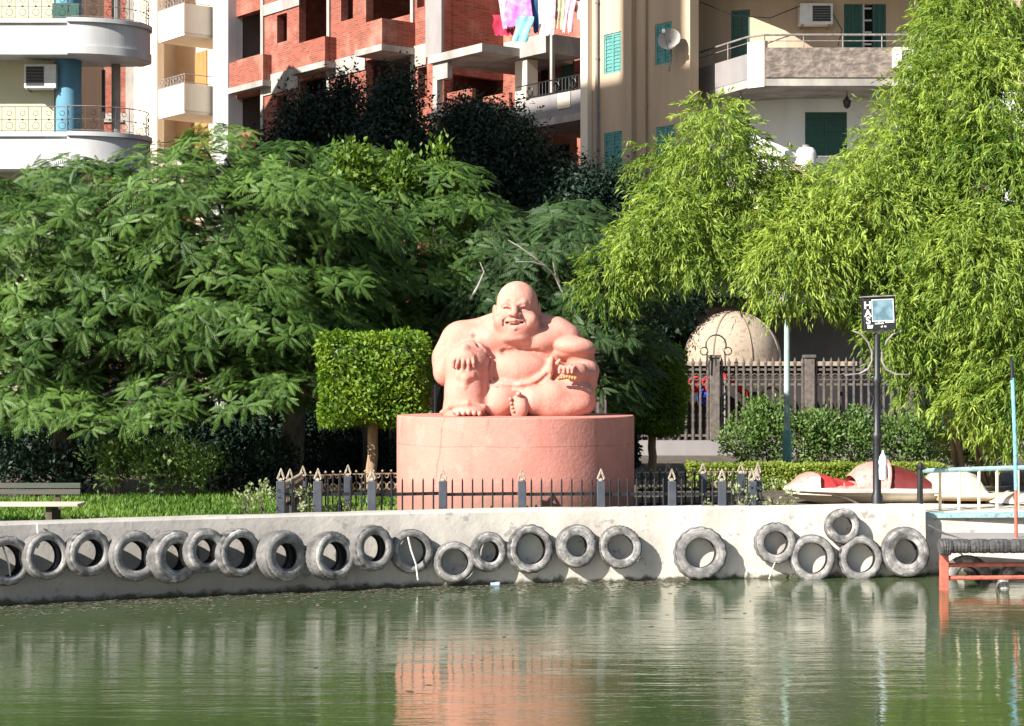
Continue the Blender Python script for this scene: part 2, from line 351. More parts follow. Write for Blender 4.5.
# ------------------------------------------------------------------ foliage builders
def unit(a_): return a_ / (np.linalg.norm(a_, axis=-1, keepdims=True) + 1e-9)
def rand_dir(rng, n): return unit(rng.normal(size=(n, 3)))
def leaf_quads(base, d, nrm, L, Wd, droop=.12):
    side = unit(np.cross(d, nrm)); nn = np.cross(side, d)
    L = L[:, None]; Wd = Wd[:, None]
    m = base + d * L * .42
    return np.stack([base, m + side*Wd*.5 + nn*Wd*.12, base + d*L - np.array([0,0,1.])*L*droop, m - side*Wd*.5 + nn*Wd*.12], axis=1)

def frond_quads(pads, rng, ros=14, K=9, Mp=10, L=(.18,.34), pin=.078):
    """feathery compound leaves: rosettes on domed pads, each of K arching fronds of Mp pairs of leaflet strips"""
    C, U, T = [], [], []
    for c, r, ax in pads:
        n = max(4, int(ros * (r / .7) ** 2)); c = np.array(c); ax = unit(np.array(ax, float))
        e1 = unit(np.cross(ax, [.3,.9,.1])); e2 = np.cross(ax, e1)
        rho = np.sqrt(rng.uniform(0, 1, n)); ph = rng.uniform(0, 2*np.pi, n)
        o = e1*np.cos(ph)[:,None] + e2*np.sin(ph)[:,None]
        C.append(c + o*(rho*r)[:,None] + ax*(.30*r*(1-rho**2) + rng.normal(0,.07,n))[:,None])
        U.append(unit(ax + o*(rho*.7)[:,None] + rng.normal(0,.16,(n,3)))); T.append(np.full(n, rng.uniform(-.2,.2))+rng.normal(0,.14,n))
    C, U, T = np.concatenate(C), np.concatenate(U), np.concatenate(T); R = len(C)
    e1 = unit(np.cross(U, rand_dir(rng, R))); e2 = np.cross(U, e1)
    ph = (np.arange(K)*2*np.pi/K)[None] + rng.uniform(0, 6.28, (R,1)) + rng.normal(0,.22,(R,K))
    o = e1[:,None]*np.cos(ph)[...,None] + e2[:,None]*np.sin(ph)[...,None]          # R,K,3
    Lf = rng.uniform(*L, (R,K,1,1)); lift = rng.uniform(.1,.4,(R,K,1,1)); dr = rng.uniform(.2,.45,(R,K,1,1))
    t = np.linspace(.14, 1, Mp)[None,None,:,None]
    Uk = U[:,None,None,:]; Ok = o[:,:,None,:]; down = np.array([0,0,-1.])
    mid = C[:,None,None,:] + Ok*Lf*t + Uk*Lf*lift*t + down*Lf*dr*t*t
    tan = unit(Ok + Uk*lift + down*2*dr*t)
    side = unit(np.cross(tan, Uk)); nn = np.cross(side, tan)
    ln = pin*np.sin(np.pi*(.16+.76*np.linspace(0,1,Mp)))[None,None,:,None]*(Lf/.38)
    hw = Lf/Mp*.31
    out = []
    for sg in (-1, 1):
        pd = unit(side*sg*.75 + tan*.65 - nn*.22)
        tip = mid + pd*ln + down*ln*.18
        out.append(np.stack([mid - tan*hw, mid + tan*hw, tip + tan*hw*.55, tip - tan*hw*.55], axis=3))
    V = np.stack(out, axis=3).reshape(-1, 4, 3)
    var = .5 + T[:,None] + rng.normal(0,.13,(R,K)); var = np.clip(var, 0, 1)
    var = np.broadcast_to(var[:,:,None,None], (R,K,Mp,2)).reshape(-1)
    return V, np.clip(var + rng.normal(0,.05,len(var)), 0, 1)

def clump_quads(blobs, rng, clumps, per, L, Wd, spread=.13, mode='out', shell=.55, droop=.15):
    """leafy mass: blobs (centre, radii); clumps of leaves near the surface, each clump fanning from a twig"""
    Vs, vs_ = [], []
    for c, r in blobs:
        c = np.array(c, float); r = np.array(r, float) if np.ndim(r) else np.full(3, float(r))
        n = max(3, int(clumps * (r[0]*r[2])))
        d = rand_dir(rng, n); rad = rng.uniform(shell, 1, n) ** .6
        rad *= 1 + .22*np.sin(3*d[:,0]+c[0]*2) * np.cos(4*d[:,2]+c[2])
        cc = c + d*r*rad[:,None]
        tone = .5 + rng.normal(0,.16,n)
        out = unit(d*np.array([1,1,1]))
        b = np.repeat(cc, per, 0) + rng.normal(0, spread, (n*per,3))
        o = np.repeat(out, per, 0); rd = rand_dir(rng, n*per)
        if mode == 'droop': dd = unit(o*.75 + rd*.75 + np.array([0,0,-.55]))
        elif mode == 'up': dd = unit(o*.5 + rd*.7 + np.array([0,0,.7]))
        elif mode == 'flat': dd = unit(o*.6 + rd*np.array([1,1,.35]))
        else: dd = unit(o*.7 + rd)
        nr = unit(o*.6 + rand_dir(rng, n*per)*.6 + np.array([0,-.1,.5]))
        Lr = rng.uniform(L*.65, L*1.25, n*per); Wr = Lr*Wd/L
        Vs.append(leaf_quads(b, dd, nr, Lr, Wr, droop)); vs_.append(np.clip(np.repeat(tone, per)+rng.normal(0,.14,n*per),0,1))
    return np.concatenate(Vs), np.concatenate(vs_)

def fan_quads(blobs, rng, sprays, per, L, Wd, lean=(0,0,0), shell=.35):
    """bamboo-like sprays: each spray is a drooping twig with lance leaves fanned along it"""
    Vs, vs_ = [], []
    for c, r in blobs:
        age = rng.normal(0,.13)      # each branch has its own flush of leaves
        c = np.array(c, float); r = np.array(r, float) if np.ndim(r) else np.full(3, float(r))
        n = max(4, int(sprays * (r[0]*r[2])))
        d = rand_dir(rng, n); d[:,1] = -np.abs(d[:,1])*.8 + .25*rng.normal(size=n); d = unit(d)
        rad = rng.uniform(shell, 1, n)**.55
        rad *= 1 + .25*np.sin(4*d[:,0]+c[0]*3)*np.cos(5*d[:,2]+c[2]*2)
        cc = c + d*r*rad[:,None]
        tw = unit(d*np.array([.9,.5,.5]) + rng.normal(0,.45,(n,3)) + np.array([0,-.12,-.45]) + np.array(lean))
        tl = rng.uniform(.2,.42,n)
        t = rng.uniform(0,1,(n,per))
        base = cc[:,None] + tw[:,None]*(tl[:,None]*t)[...,None] + np.array([0,0,-.10])*(t**2)[...,None]
        dd = unit(tw[:,None] + rng.normal(0,.5,(n,per,3)) + np.array([0,0,-.28]))
        nr = unit(rng.normal(0,.5,(n,per,3)) + np.array([-.1,-.45,.75]))
        m = n*per; Lr = rng.uniform(L*.65,L*1.2,m); Wr = Lr*Wd/L
        Vs.append(leaf_quads(base.reshape(-1,3), dd.reshape(-1,3), nr.reshape(-1,3), Lr, Wr, .14))
        vs_.append(np.clip(np.repeat(.48+age+rng.normal(0,.2,n), per)+rng.normal(0,.13,m),0,1))
    return np.concatenate(Vs), np.concatenate(vs_)

def curve3(a_, b_, sag, n=7, wob=.05, rnd=random):
    a_, b_ = Vector(a_), Vector(b_); out = []
    for i in range(n):
        t = i/(n-1); p = a_.lerp(b_, t) + Vector((0,0,sag*4*t*(1-t)))
        if 0 < i < n-1: p += Vector((rnd.uniform(-wob,wob), rnd.uniform(-wob,wob), rnd.uniform(-wob,wob)))
        out.append(p)
    return out
def trunk_mb(base, fork, r0, r1, limbs, rnd, twist=.12):
    mb = MB(); pts = curve3(base, fork, 0, 8, twist, rnd); pts[0] = Vector(base)
    mb.tube(pts, [r0*(1.35 if i == 0 else 1) + (r1-r0)*i/7 for i in range(8)], 10)
    for q in limbs:
        st = Vector(fork).lerp(Vector(base), rnd.uniform(0,.25)); l = (Vector(q)-st).length
        rr = min(r1*.62, .02+l*.018)
        mb.tube(curve3(st, q, l*.08, 8, l*.04, rnd), [rr*(1-.82*i/7) for i in range(8)], 6)
    return mb

# ------------------------------------------------------------------ ground, water, quay
GZ, QZ = .70, .90
QUAY = [(-14,15.6),(-10.5,17.8),(-7.5,19.4),(-5.8,20.17),(-4.3,20.8),(-2.84,21.33),(-1.36,21.82),(.1,22.2),(1.6,22.5),(3.4,22.78),(5.28,23.0)]
def qd(x):
    for (x0,y0),(x1,y1) in zip(QUAY, QUAY[1:]):
        if x0 <= x <= x1: return y0+(y1-y0)*(x-x0)/(x1-x0)
    return 23.0
def qang(x):   # heading of the wall face: yaw of its outward normal, 0 faces the camera, positive turns to the right
    return math.atan2(qd(x+.4)-qd(x-.4), .8) if -13 < x < 5 else .08
def qsmooth():   # finer polyline
    out = []
    pts = [Vector((p[0],p[1])) for p in QUAY]
    for i in range(len(pts)-1):
        p0, p1, p2, p3 = pts[max(i-1,0)], pts[i], pts[i+1], pts[min(i+2,len(pts)-1)]
        for k in range(4):
            t = k/4
            out.append(.5*((2*p1)+(p2-p0)*t+(2*p0-5*p1+4*p2-p3)*t*t+(3*p1-p0-3*p2+p3)*t**3))
    out.append(pts[-1]); return out
QS = qsmooth()
TH = .34
back = [Vector((p.x - .05*TH, p.y + TH)) for p in QS]
g = MB()
gp = [(-14,16.0)] + [(p.x, p.y-.02+TH*.5) for p in QS[1:-1]] + [(5.2,23.2),(30,23.6),(500,23.6),(500,600),(-500,600),(-500,16.0)]
g.add([(x,y,GZ) for x,y in gp], [tuple(range(len(gp)))])
tag(g.build('ground', M['soil']), kind='structure')
w = MB().add([(-300,-60,0),(300,-60,0),(300,26,0),(-300,26,0)], [(0,1,2,3)])
tag(w.build('water', M['water']), kind='structure')
rw = random.Random(5)
q = MB(); n = len(QS)
rows = []
for i, p in enumerate(QS):
    b_ = back[i]; j = rw.uniform(-.006,.006)
    rows.append([(p.x-.0, p.y-.10, -1.2), (p.x, p.y-.055+j, .0), (p.x, p.y+j, QZ-.025), (p.x, p.y+.03+j, QZ+rw.uniform(-.006,.006)), (b_.x, b_.y, QZ+rw.uniform(-.006,.006)), (b_.x, b_.y, -1.2)])
q.rings(rows)
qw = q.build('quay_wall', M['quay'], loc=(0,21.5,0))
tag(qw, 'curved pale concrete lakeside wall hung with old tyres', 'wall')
# lower landing at right
lz = .74
lm = thing('landing', 'low concrete boat landing right of the tyre wall with an aqua edge', 'landing', (9,24,0))
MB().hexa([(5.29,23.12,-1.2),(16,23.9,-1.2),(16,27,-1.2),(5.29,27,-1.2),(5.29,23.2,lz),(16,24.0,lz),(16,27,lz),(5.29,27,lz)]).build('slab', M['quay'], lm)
MB().hexa([(5.30,23.17,lz-.02),(16,23.97,lz-.02),(16,24.2,lz-.02),(5.30,23.4,lz-.02),(5.30,23.17,lz+.035),(16,23.97,lz+.035),(16,24.2,lz+.035),(5.30,23.4,lz+.035)]).build('edge', M['aqua_paint'], lm)

# street beyond the park fence
MB().box((0,49.4,GZ+.004),(160,6,.004)).build('road', M['asphalt'])['kind'] = 'structure'
MB().box((0,46.2,GZ+.06),(160,.9,.12)).build("pavement", M["conc_dark"])['kind'] = 'structure'

# grass on the strip behind the quay at left
rng = np.random.default_rng(3)
ng = 30000
gx = rng.uniform(-9.0,-1.6,ng); gy = np.array([qd(float(x)) for x in gx]) + .38 + rng.uniform(0,1,ng)**1.2*6.5
gb = np.stack([gx,gy,np.full(ng,GZ)],1)
dd = unit(rng.normal(0,.35,(ng,3))+np.array([0,0,1.])); nr = unit(rng.normal(0,1,(ng,3))*np.array([1,1,.1]))
gl = rng.uniform(.06,.15,ng)
V = leaf_quads(gb, dd, nr, gl, rng.uniform(.018,.035,ng), .1)
tone = np.clip(.5+.3*np.sin(gx*1.7+gy)+rng.normal(0,.18,ng),0,1)
tag(np_quads('grass', V, tone, L_['grass'], loc=(-5,23,GZ)), 'short bright green grass behind the quay wall', kind='stuff')
# floating scum along the waterline at left
ns = 3200
sx = rng.uniform(-7,2.2,ns); off = rng.exponential(.45,ns)+.08
sy = np.array([qd(float(x)) for x in sx]) - off - .06
sz = np.full(ns,.004); far_ = np.arange(ns) >= ns-90; sx[far_] = rng.uniform(-6,6.5,90); sy[far_] = rng.uniform(13,22,90); sy = np.minimum(sy, np.array([qd(float(x)) for x in sx])-.1)
a_ = rng.uniform(0,6.28,ns); l_ = rng.uniform(.012,.05,ns)
dx = np.stack([np.cos(a_),np.sin(a_),np.zeros(ns)],1)*l_[:,None]; dy = np.stack([-np.sin(a_),np.cos(a_),np.zeros(ns)],1)*(l_*.5)[:,None]
c0 = np.stack([sx,sy,sz],1)
V = np.stack([c0-dx, c0-dy, c0+dx, c0+dy],1)
tag(np_quads('scum', V, rng.uniform(0,1,ns), M['scum'], loc=(-2,21,0)), 'brown leaf scum floating along the foot of the wall', kind='stuff')

# ------------------------------------------------------------------ buildings
class Frame:
    """a vertical facade plane: origin, heading u (to the right along it), outward normal n"""
    def __init__(s, o, u):
        s.o = Vector((o[0],o[1])); s.u = Vector((u[0],u[1])).normalized(); s.n = Vector((s.u.y,-s.u.x))
        if s.n.dot(-s.o) < 0: s.n = -s.n
    def hit(s, px, py=None, v=0):
        k = (px-512)/FPX; o = s.o + s.n*v
        d = (o.dot(s.n))/(k*s.n.x + s.n.y)
        return (Vector((k*d,d))-s.o).dot(s.u), (zpx(py,d) if py is not None else None), d
    def U(s, px, v=0): return s.hit(px,None,v)[0]
    def Z(s, px, py, v=0): return s.hit(px,py,v)[1]
    def pt(s, u, v, z):
        p = s.o + s.u*u + s.n*v; return (p.x,p.y,z)
    def box(s, mb, u0,u1,v0,v1,z0,z1):
        return mb.hexa([s.pt(u0,v1,z0),s.pt(u1,v1,z0),s.pt(u1,v0,z0),s.pt(u0,v0,z0),s.pt(u0,v1,z1),s.pt(u1,v1,z1),s.pt(u1,v0,z1),s.pt(u0,v0,z1)])
    def panel(s, mb, u0,u1,z0,z1, ops, t=.25, v=0):
        """a wall slab of thickness t (front face at v) with real openings ops = (u0,u1,z0,z1)"""
        us = sorted({u0,u1,*[min(max(o[i],u0),u1) for o in ops for i in (0,1)]})
        zs = sorted({z0,z1,*[min(max(o[i],z0),z1) for o in ops for i in (2,3)]})
        solid = {}
        for i in range(len(us)-1):
            for j in range(len(zs)-1):
                um, zm = (us[i]+us[i+1])/2, (zs[j]+zs[j+1])/2
                solid[i,j] = not any(o[0]<um<o[1] and o[2]<zm<o[3] for o in ops)
        for (i,j), ok in solid.items():
            if not ok: continue
            a0,a1,b0,b1 = us[i],us[i+1],zs[j],zs[j+1]
            for vv in (v, v-t): mb.add([s.pt(a0,vv,b0),s.pt(a1,vv,b0),s.pt(a1,vv,b1),s.pt(a0,vv,b1)],[(0,1,2,3)])
            for di,dj,e1,e2 in ((-1,0,(a0,b0),(a0,b1)),(1,0,(a1,b0),(a1,b1)),(0,-1,(a0,b0),(a1,b0)),(0,1,(a0,b1),(a1,b1))):
                if not solid.get((i+di,j+dj), False):
                    mb.add([s.pt(e1[0],v,e1[1]),s.pt(e2[0],v,e2[1]),s.pt(e2[0],v-t,e2[1]),s.pt(e1[0],v-t,e1[1])],[(0,1,2,3)])
        return mb
    def op(s, x0,y0,x1,y1,v=0):
        """pixel rectangle -> opening, heights read at its middle"""
        xm = (x0+x1)/2
        return (s.U(x0,v), s.U(x1,v), s.Z(xm,y1,v), s.Z(xm,y0,v))

def shutter(fr, o, v, m, parent, name='shutter', slat=True):
    mb = MB(); u0,u1,z0,z1 = o
    fr.box(mb,u0,u1,v-.05,v,z0,z1)
    f = MB(); w_ = .06
    fr.box(f,u0,u0+w_,v+.003,v+.03,z0,z1); fr.box(f,u1-w_,u1,v+.003,v+.03,z0,z1); um=(u0+u1)/2
    fr.box(f,um-w_/2,um+w_/2,v+.003,v+.03,z0,z1); fr.box(f,u0+w_,u1-w_,v+.004,v+.028,z0,z0+w_); fr.box(f,u0+w_,u1-w_,v+.004,v+.028,z1-w_,z1)
    if slat:
        k = int((z1-z0)/.09)
        for i in range(1,k): fr.box(mb,u0+w_,u1-w_,v+.002,v+.016,z0+i*(z1-z0)/k-.022,z0+i*(z1-z0)/k+.022)
    s_ = mb.build(name, m, parent); f.build('frame', m, s_); return s_

def ac_unit(label, fr, px0,py0,px1,py1, v, grille_left=True, group='air conditioners on the facades'):
    u0,u1,z0,z1 = fr.op(px0,py0,px1,py1,v); p = fr.pt((u0+u1)/2, v, z0)
    t = thing('air_conditioner', label, 'air conditioner', p, group)
    mb = MB(); fr.box(mb,u0,u1,v-.38,v,z0,z1); mb.build('casing', M['white_plastic'], t, bevel=.015)
    g_ = MB(); um = u0+(u1-u0)*.62
    ga,gb_ = (u0+.06,um) if grille_left else (u0+(u1-u0)*.38,u1-.06)
    fr.box(g_,ga,gb_,v+.003,v+.012,z0+.07,z1-.07); gg = g_.build('grille', M['dark'], t)
    sl = MB(); 
    for i in range(1,6): fr.box(sl,ga,gb_,v+.013,v+.018,z0+.07+i*(z1-z0-.14)/6-.006,z0+.07+i*(z1-z0-.14)/6+.006)
    sl.build('louvre', M['grey_iron'], gg)
    b_ = MB(); 
    for uu in (u0+.08,u1-.08):
        fr.box(b_,uu-.015,uu+.015,v-.55,v+.02,z0-.05,z0-.015); fr.box(b_,uu-.015,uu+.015,v-.55,v-.52,z0-.35,z0-.02)
    b_.build('bracket', M['grey_iron'], t); return t

# --- building A: white block with rounded balconies, far left
A = thing('apartment_building', 'white apartment building with rounded balconies and a blue column at left', 'building', (-14,52,GZ))
fa = Frame((-14,51.4),(1,0)); dA = 51.4
zA = lambda y,d=50.0: zpx(y,d)
mb = MB(); uw = lambda px: fa.U(px)
fa.panel(mb, uw(-60), uw(54), GZ, 18, [(uw(-20),uw(-6),fa.Z(0,130),fa.Z(0,70))], .3); mb.build('wall', M['yellow_wall'], A)
c_ = P(67,0,51.15); mb = MB(); mb.lathe((c_.x,51.35,0),[(.36,GZ),(.36,18)],20); mb.build('column', M['blue_wall'], A, smooth=True)
mb = MB(); mb.box((-16.2,54.8,9.3),(6.2,6,17)); mb.build('rear_block', M['yellow_wall'], A)
mb = MB(); p = P(116,0,52.0); mb.lathe((p.x,52.0,0),[(.13,GZ),(.13,18)],12); mb.build('post', M['conc'], A, smooth=True)
def curved_balcony(y0,y1):
    zt, zb = zA(y0), zA(y1)
    xl = P(-80,0,50).x; xm = P(66,0,50).x; xr = P(142,0,50.5).x
    def outline(off):
        pts = [(xl,50.25-off),(xm,50.25-off)]
        # bulge
        for i in range(0,41):
            t = i/40*math.pi*.62
            pts.append((xm+.02+(xr-xm+off)*math.sin(t)/1.0, 50.05-off + (1.15)*(1-math.cos(t))*1.25))
        return pts
    def strip(name, off, t, z0, z1, m, par):
        o1, o2 = outline(off), outline(off-t); mb = MB()
        for i in range(len(o1)-1):
            mb.hexa([(*o1[i],z0),(*o1[i+1],z0),(*o2[i+1],z0),(*o2[i],z0),(*o1[i],z1),(*o1[i+1],z1),(*o2[i+1],z1),(*o2[i],z1)])
        return mb.build(name, m, par, smooth=False)
    hgt = zt-zb
    b_ = strip('balcony', .0, .16, zb+.22*hgt, zt-.12*hgt, M['white'], A)
    strip('coping', .07, .26, zt-.12*hgt+.002, zt, M['white'], b_)
    strip('band', .045, .2, zb, zb+.22*hgt-.002, M['white'], b_)
    o1 = outline(-.02); sl = MB(); poly = [(x,y) for x,y in o1]+[(o1[-1][0]-.2,52.4),(xl,52.4)]
    sl.prism(poly, zb+.02, zb+.14); sl.build('slab', M['white'], b_)
    # wrought iron railing on the coping
    rl = MB(); o = outline(-.06); hr = .72
    for i in range(len(o)-1):
        rl.tube([(*o[i],zt+hr),(*o[i+1],zt+hr)],.016,5); rl.tube([(*o[i],zt+.06),(*o[i+1],zt+.06)],.01,4); rl.tube([(*o[i],zt+.5*hr),(*o[i+1],zt+.5*hr)],.009,4)
    rl.build('railing', M['grey_iron'], b_)
    sc = MB(); acc_ = 0
    segs = [(Vector(o[i]),Vector(o[i+1])) for i in range(len(o)-1)]
    for a1,b1 in segs:
        ln = (b1-a1).length; acc_ += ln
        if ln < .3:
            if acc_ < .36: continue
            acc_ = 0
        k = max(1,int(ln/.36)) if ln > .5 else 1
        dr = (b1-a1).normalized()
        for i in range(k):
            p = a1+(b1-a1)*((i+.5)/k); x3 = (dr.x,dr.y,0)
            sc.ring((p.x,p.y,zt+hr*.27),.10,.009,x3,k=8); sc.ring((p.x,p.y,zt+hr*.75),.07,.009,x3,k=8)
            sc.tube([(p.x+dr.x*.16,p.y+dr.y*.16,zt),(p.x+dr.x*.16,p.y+dr.y*.16,zt+hr)],.009,4)
            sc.box((p.x,p.y-.01,zt+hr*.5),(.05,.03,.05))
    sc.build('scrollwork', M['black_iron'], b_)
curved_balcony(17,53); curved_balcony(131,168)
mb = MB(); fa.box(mb, uw(100),uw(103),-.3,-.2, zA(110), zA(60)); mb.build('lamp_rod', M['black_iron'], A)
ac_unit('white air conditioner under the upper rounded balcony of the white building', Frame((-14,50.9),(1,0)), 24,64,56,88, 0, True)
dg = MB(); p = P(66,30,51.0); dg.box((p.x,50.97,p.z+.1),(.75,.06,1.3)); dg.build('door', M['green_door'], A)

# --- shared oblique direction of the centre blocks
UD = (.615,-.788)
# --- building B: cream block with corner balconies
B = thing('apartment_building', 'narrow cream apartment building with stacked peach corner balconies', 'building', (-11,66,GZ))
fb = Frame(tuple(PZ(228,0,65)[:2]), UD)
mb = MB()
fb.panel(mb, fb.U(134), fb.U(157), GZ, 21, [fb.op(139,60,150,88), fb.op(136,128,147,156), fb.op(140,-8,150,18)], .3)
mb.build('wall', M['cream'], B)
for (y0,y1) in ((60,88),(128,156),(-8,18)):
    o = fb.op(139,y0,150,y1) if y0==60 else (fb.op(136,128,147,156) if y0==128 else fb.op(140,-8,150,18)); shutter(fb, o, -.06, M['wood_door'] if False else M['peach'], B)
mb = MB(); fb.panel(mb, fb.U(213), fb.U(228), GZ, 21, [], .6); mb.build('pilaster', M['white'], B)
mb = MB(); fb.panel(mb, fb.U(134), fb.U(226), GZ, 21, [], .25, v=-1.7); mb.build('recess_wall', M['peach'], B)
mb = MB(); fb.box(mb, fb.U(134), fb.U(134)+.25, -6, -.3, GZ, 21); fb.box(mb, fb.U(134)+.3, fb.U(226), -6.3, -2.0, GZ, 21); mb.build('rear_block', M['cream'], B)
for (yc0,yc1,k) in ((3,32,0),(83,110,1),(158,186,2),(-74,-46,3)):
    v = 1.1; u0,u1 = fb.U(158,v), fb.U(184,v); zt,zb = fb.Z(184,yc0,v), fb.Z(184,yc1,v)
    mb = MB()
    fb.box(mb,u0,u1,v-.12,v,zb,zt); fb.box(mb,u1-.12,u1-.002,-1.68,v-.122,zb,zt); fb.box(mb,u0,u0+.12,-.28,v-.122,zb,zt)
    b_ = mb.build('balcony', M['cream'], B)
    sl = MB(); fb.box(sl,u0+.02,u1-.02,-1.69,v-.02,zb-.10,zb-.002); sl.build('slab', M['cream'], b_)
    rl = MB(); zr = zt+.35
    for zz in (zr, zt+.05): 
        rl.tube([fb.pt(u0,v-.06,zz),fb.pt(u1-.06,v-.06,zz),fb.pt(u1-.06,-1.5,zz)],.018,5)
    nb = 9
    for i in range(nb+1):
        uu = u0+(u1-.06-u0)*i/nb; rl.tube([fb.pt(uu,v-.06,zt),fb.pt(uu,v-.06,zr)],.011,4)
    for i in range(7): rl.ring(fb.pt(u0+(u1-u0)*(i+.5)/7.5,v-.06,zt+.19),.1,.011,(fb.u.x,fb.u.y,0),k=8)
    rl.build('railing', M['grey_iron'], b_)
o = fb.op(196,52,205,80,v=-1.69); mb = MB(); fb.box(mb,o[0],o[1]+.2,-1.69,-1.64,o[2]-.4,o[3]); mb.build('door', M['wood_door'], B)
o = fb.op(192,122,206,158,v=-1.69); mb = MB(); fb.box(mb,o[0],o[1]+.2,-1.69,-1.64,o[2]-.4,o[3]); mb.build('door', M['wood_door'], B)

G = thing('brick_building', 'bare red brick side wall glimpsed between the rounded balconies and cream block', 'building', (-17,72,GZ))
mb = MB(); mb.box((PZ(96,0,72).x,73,10.5),(6.5,2,19)); mb.build('wall', M['brick'], G)
for px in (84,132):
    MB().box((PZ(px,0,71.9).x,71.93,10.5),(.5,.12,18.9)).build('column', M['conc'], G)
MB().box((PZ(96,0,72).x,71.95,zpx(118,72)),(6.4,.06,.35)).build('concrete_band', M['conc'], G)
# --- building C: unfinished red brick block
C = thing('brick_building', 'unfinished red brick apartment building with raw concrete slabs and dark openings', 'building', (-3,57,GZ))
fc = Frame(tuple(PZ(580,0,50)[:2]), UD)
mb = MB()
ops = [fc.op(230,14,261,58), fc.op(230,96,262,132), fc.op(277,14,287,42), fc.op(277,95,287,120), fc.op(299,-30,327,42), fc.op(300,78,328,125),
       fc.op(341,-12,353,20), fc.op(366,-40,411,20), fc.op(366,55,411,125), fc.op(417,-15,426,7), fc.op(418,67,427,97)]
fc.panel(mb, fc.U(228), fc.U(444), GZ, 21, ops, .28)
mb.build('wall', M['brick'], C)
def bands(lst):
    mb = MB()
    for x0,y0,x1,y1 in lst:
        o = fc.op(x0,y0,x1,y1); fc.box(mb,o[0],o[1],.004,.05,o[2],o[3])
    return mb.build('concrete_band', M['conc'], C)
bands([(263,0,300,11)]); bands([(264,72,299,92)]); bands([(330,57,366,74)]); bands([(414,45,427,66)]); bands([(330,-40,341,-20)])
for x0,x1,w_ in ((262,264.5,.07),(328.5,331,.08),(412.5,415,.09)):
    mb = MB(); fc.box(mb, fc.U(x0),fc.U(x1),.006,w_,GZ,20.5); mb.build('column', M['conc'], C)
mb = MB(); fc.box(mb, fc.U(428),fc.U(444),.004,.10,fc.Z(436,56),20.5); mb.build('column', M['conc_dark'], C)
# inside: floors and a dark back wall give the openings depth
mb = MB(); fc.panel(mb, fc.U(222), fc.U(444)+.0, GZ, 21, [], .25, v=-3.2); mb.build('inner_wall', M['brick'], C)
for k,(y) in enumerate((-62,47,150)):
    z = fc.Z(380,y); mb = MB(); fc.box(mb, fc.U(229),fc.U(443),-3.18,-.29,z-.08,z+.08); mb.build('floor_slab', M['conc_dark'], C)
mb = MB(); fc.box(mb, fc.U(228.5),fc.U(228.5)+.12,-3.18,-.29,GZ,20.9); mb.build('cross_wall', M['conc_dark'], C)
for x in (264,331,415):
    mb = MB(); fc.box(mb, fc.U(x),fc.U(x)+.2,-3.18,-.29,GZ,20.9); mb.build('cross_wall', M['brick'], C)
def brick_balcony(xl,xr,yt,yb,v, slab=True):
    u0,u1 = fc.U(xl,v),fc.U(xr,v); zt,zb = fc.Z(xr,yt,v),fc.Z(xr,yb,v)
    mb = MB(); fc.box(mb,u0,u1,v-.13,v,zb,zt); fc.box(mb,u1-.13,u1-.002,.006,v-.132,zb,zt); fc.box(mb,u0,u0+.13,.006,v-.132,zb,zt)
    b_ = mb.build('balcony', M['brick'], C)
    sl = MB(); fc.box(sl,u0-.05,u1+.05,.008,v+.05,zb-.20,zb-.003); sl.build('slab', M['conc'], b_)
brick_balcony(229,263,54,80,.35); brick_balcony(292,325,36,61,.45); brick_balcony(357,382,18,44,1.25); brick_balcony(357,382,-95,-68,1.25)
# end wall at the corner and set back second block
cu = fc.U(444); mb = MB()
fe = Frame(fc.pt(cu,0,0)[:2], (fc.n.x*-1, fc.n.y*-1))
u_end = 3.4
fe.panel(mb, .0, u_end, fe.Z(470,56) if False else GZ, 21, [(.35,3.1,10.45,11.75),(.35,3.1,7.4,9.2)], .25, v=-.003); mb.build('end_wall', M['brick'], C)
v2 = -2.3
mb = MB(); fc.panel(mb, fc.U(500,v2)-.2, fc.U(600,v2), GZ, 21, [fc.op(533,60,548,110,v2), fc.op(556,45,574,110,v2), fc.op(545,145,570,170,v2)], .3, v=v2); mb.build('rear_wall', M['brick'], C)
mb = MB(); fc.box(mb, fc.U(500,v2)-9, fc.U(600,v2), v2-3, v2-2.8, GZ, 21); mb.build('rear_inner_wall', M['conc_dark'], C)
# projecting slab and the pieces under it
v3 = 1.15; u0,u1 = fc.U(428,v3), fc.U(482,v3); z0 = fc.Z(482,43,v3)
mb = MB(); fc.box(mb,u0,u1,-2.25,v3,z0-.24,z0); mb.build('roof_slab', M['conc'], C)
mb = MB(); fc.box(mb,u0+.1,u0+.32,v3-.3,v3-.1,GZ,z0-.243); mb.build('column', M['conc'], C)
mb = MB(); fc.box(mb,u0+.33,u0+.85,v3-.28,v3-.1,z0-.75,z0-.243); mb.build('bracket', M['conc'], C)
zf = fc.Z(482,103,v3); 
mb = MB(); fc.box(mb,u0+.0,u1,-2.25,v3,zf-.2,zf); mb.build('floor_slab', M['conc'], C)
for x0,x1,yt in ((447,472,95),(483,509,88)):
    v4 = v3-.05 if x0 < 480 else -.2
    a0,a1 = fc.U(x0,v4),fc.U(x1,v4); mb = MB(); fc.box(mb,a0,a1,v4-.13,v4,zf+.003,zf+.5); mb.build('parapet', M['brick'], C)
# middle pillar with its little slab
v5 = -.35; mb = MB(); fc.box(mb, fc.U(515,v5),fc.U(527,v5),v5-.4,v5,GZ,fc.Z(521,60,v5)); mb.build('pillar', M['cream'], C)
mb = MB(); fc.box(mb, fc.U(507,v5),fc.U(549,v5),v5-1.3,v5+.12,fc.Z(521,59,v5),fc.Z(521,40,v5)); mb.build('roof_slab', M['conc'], C)
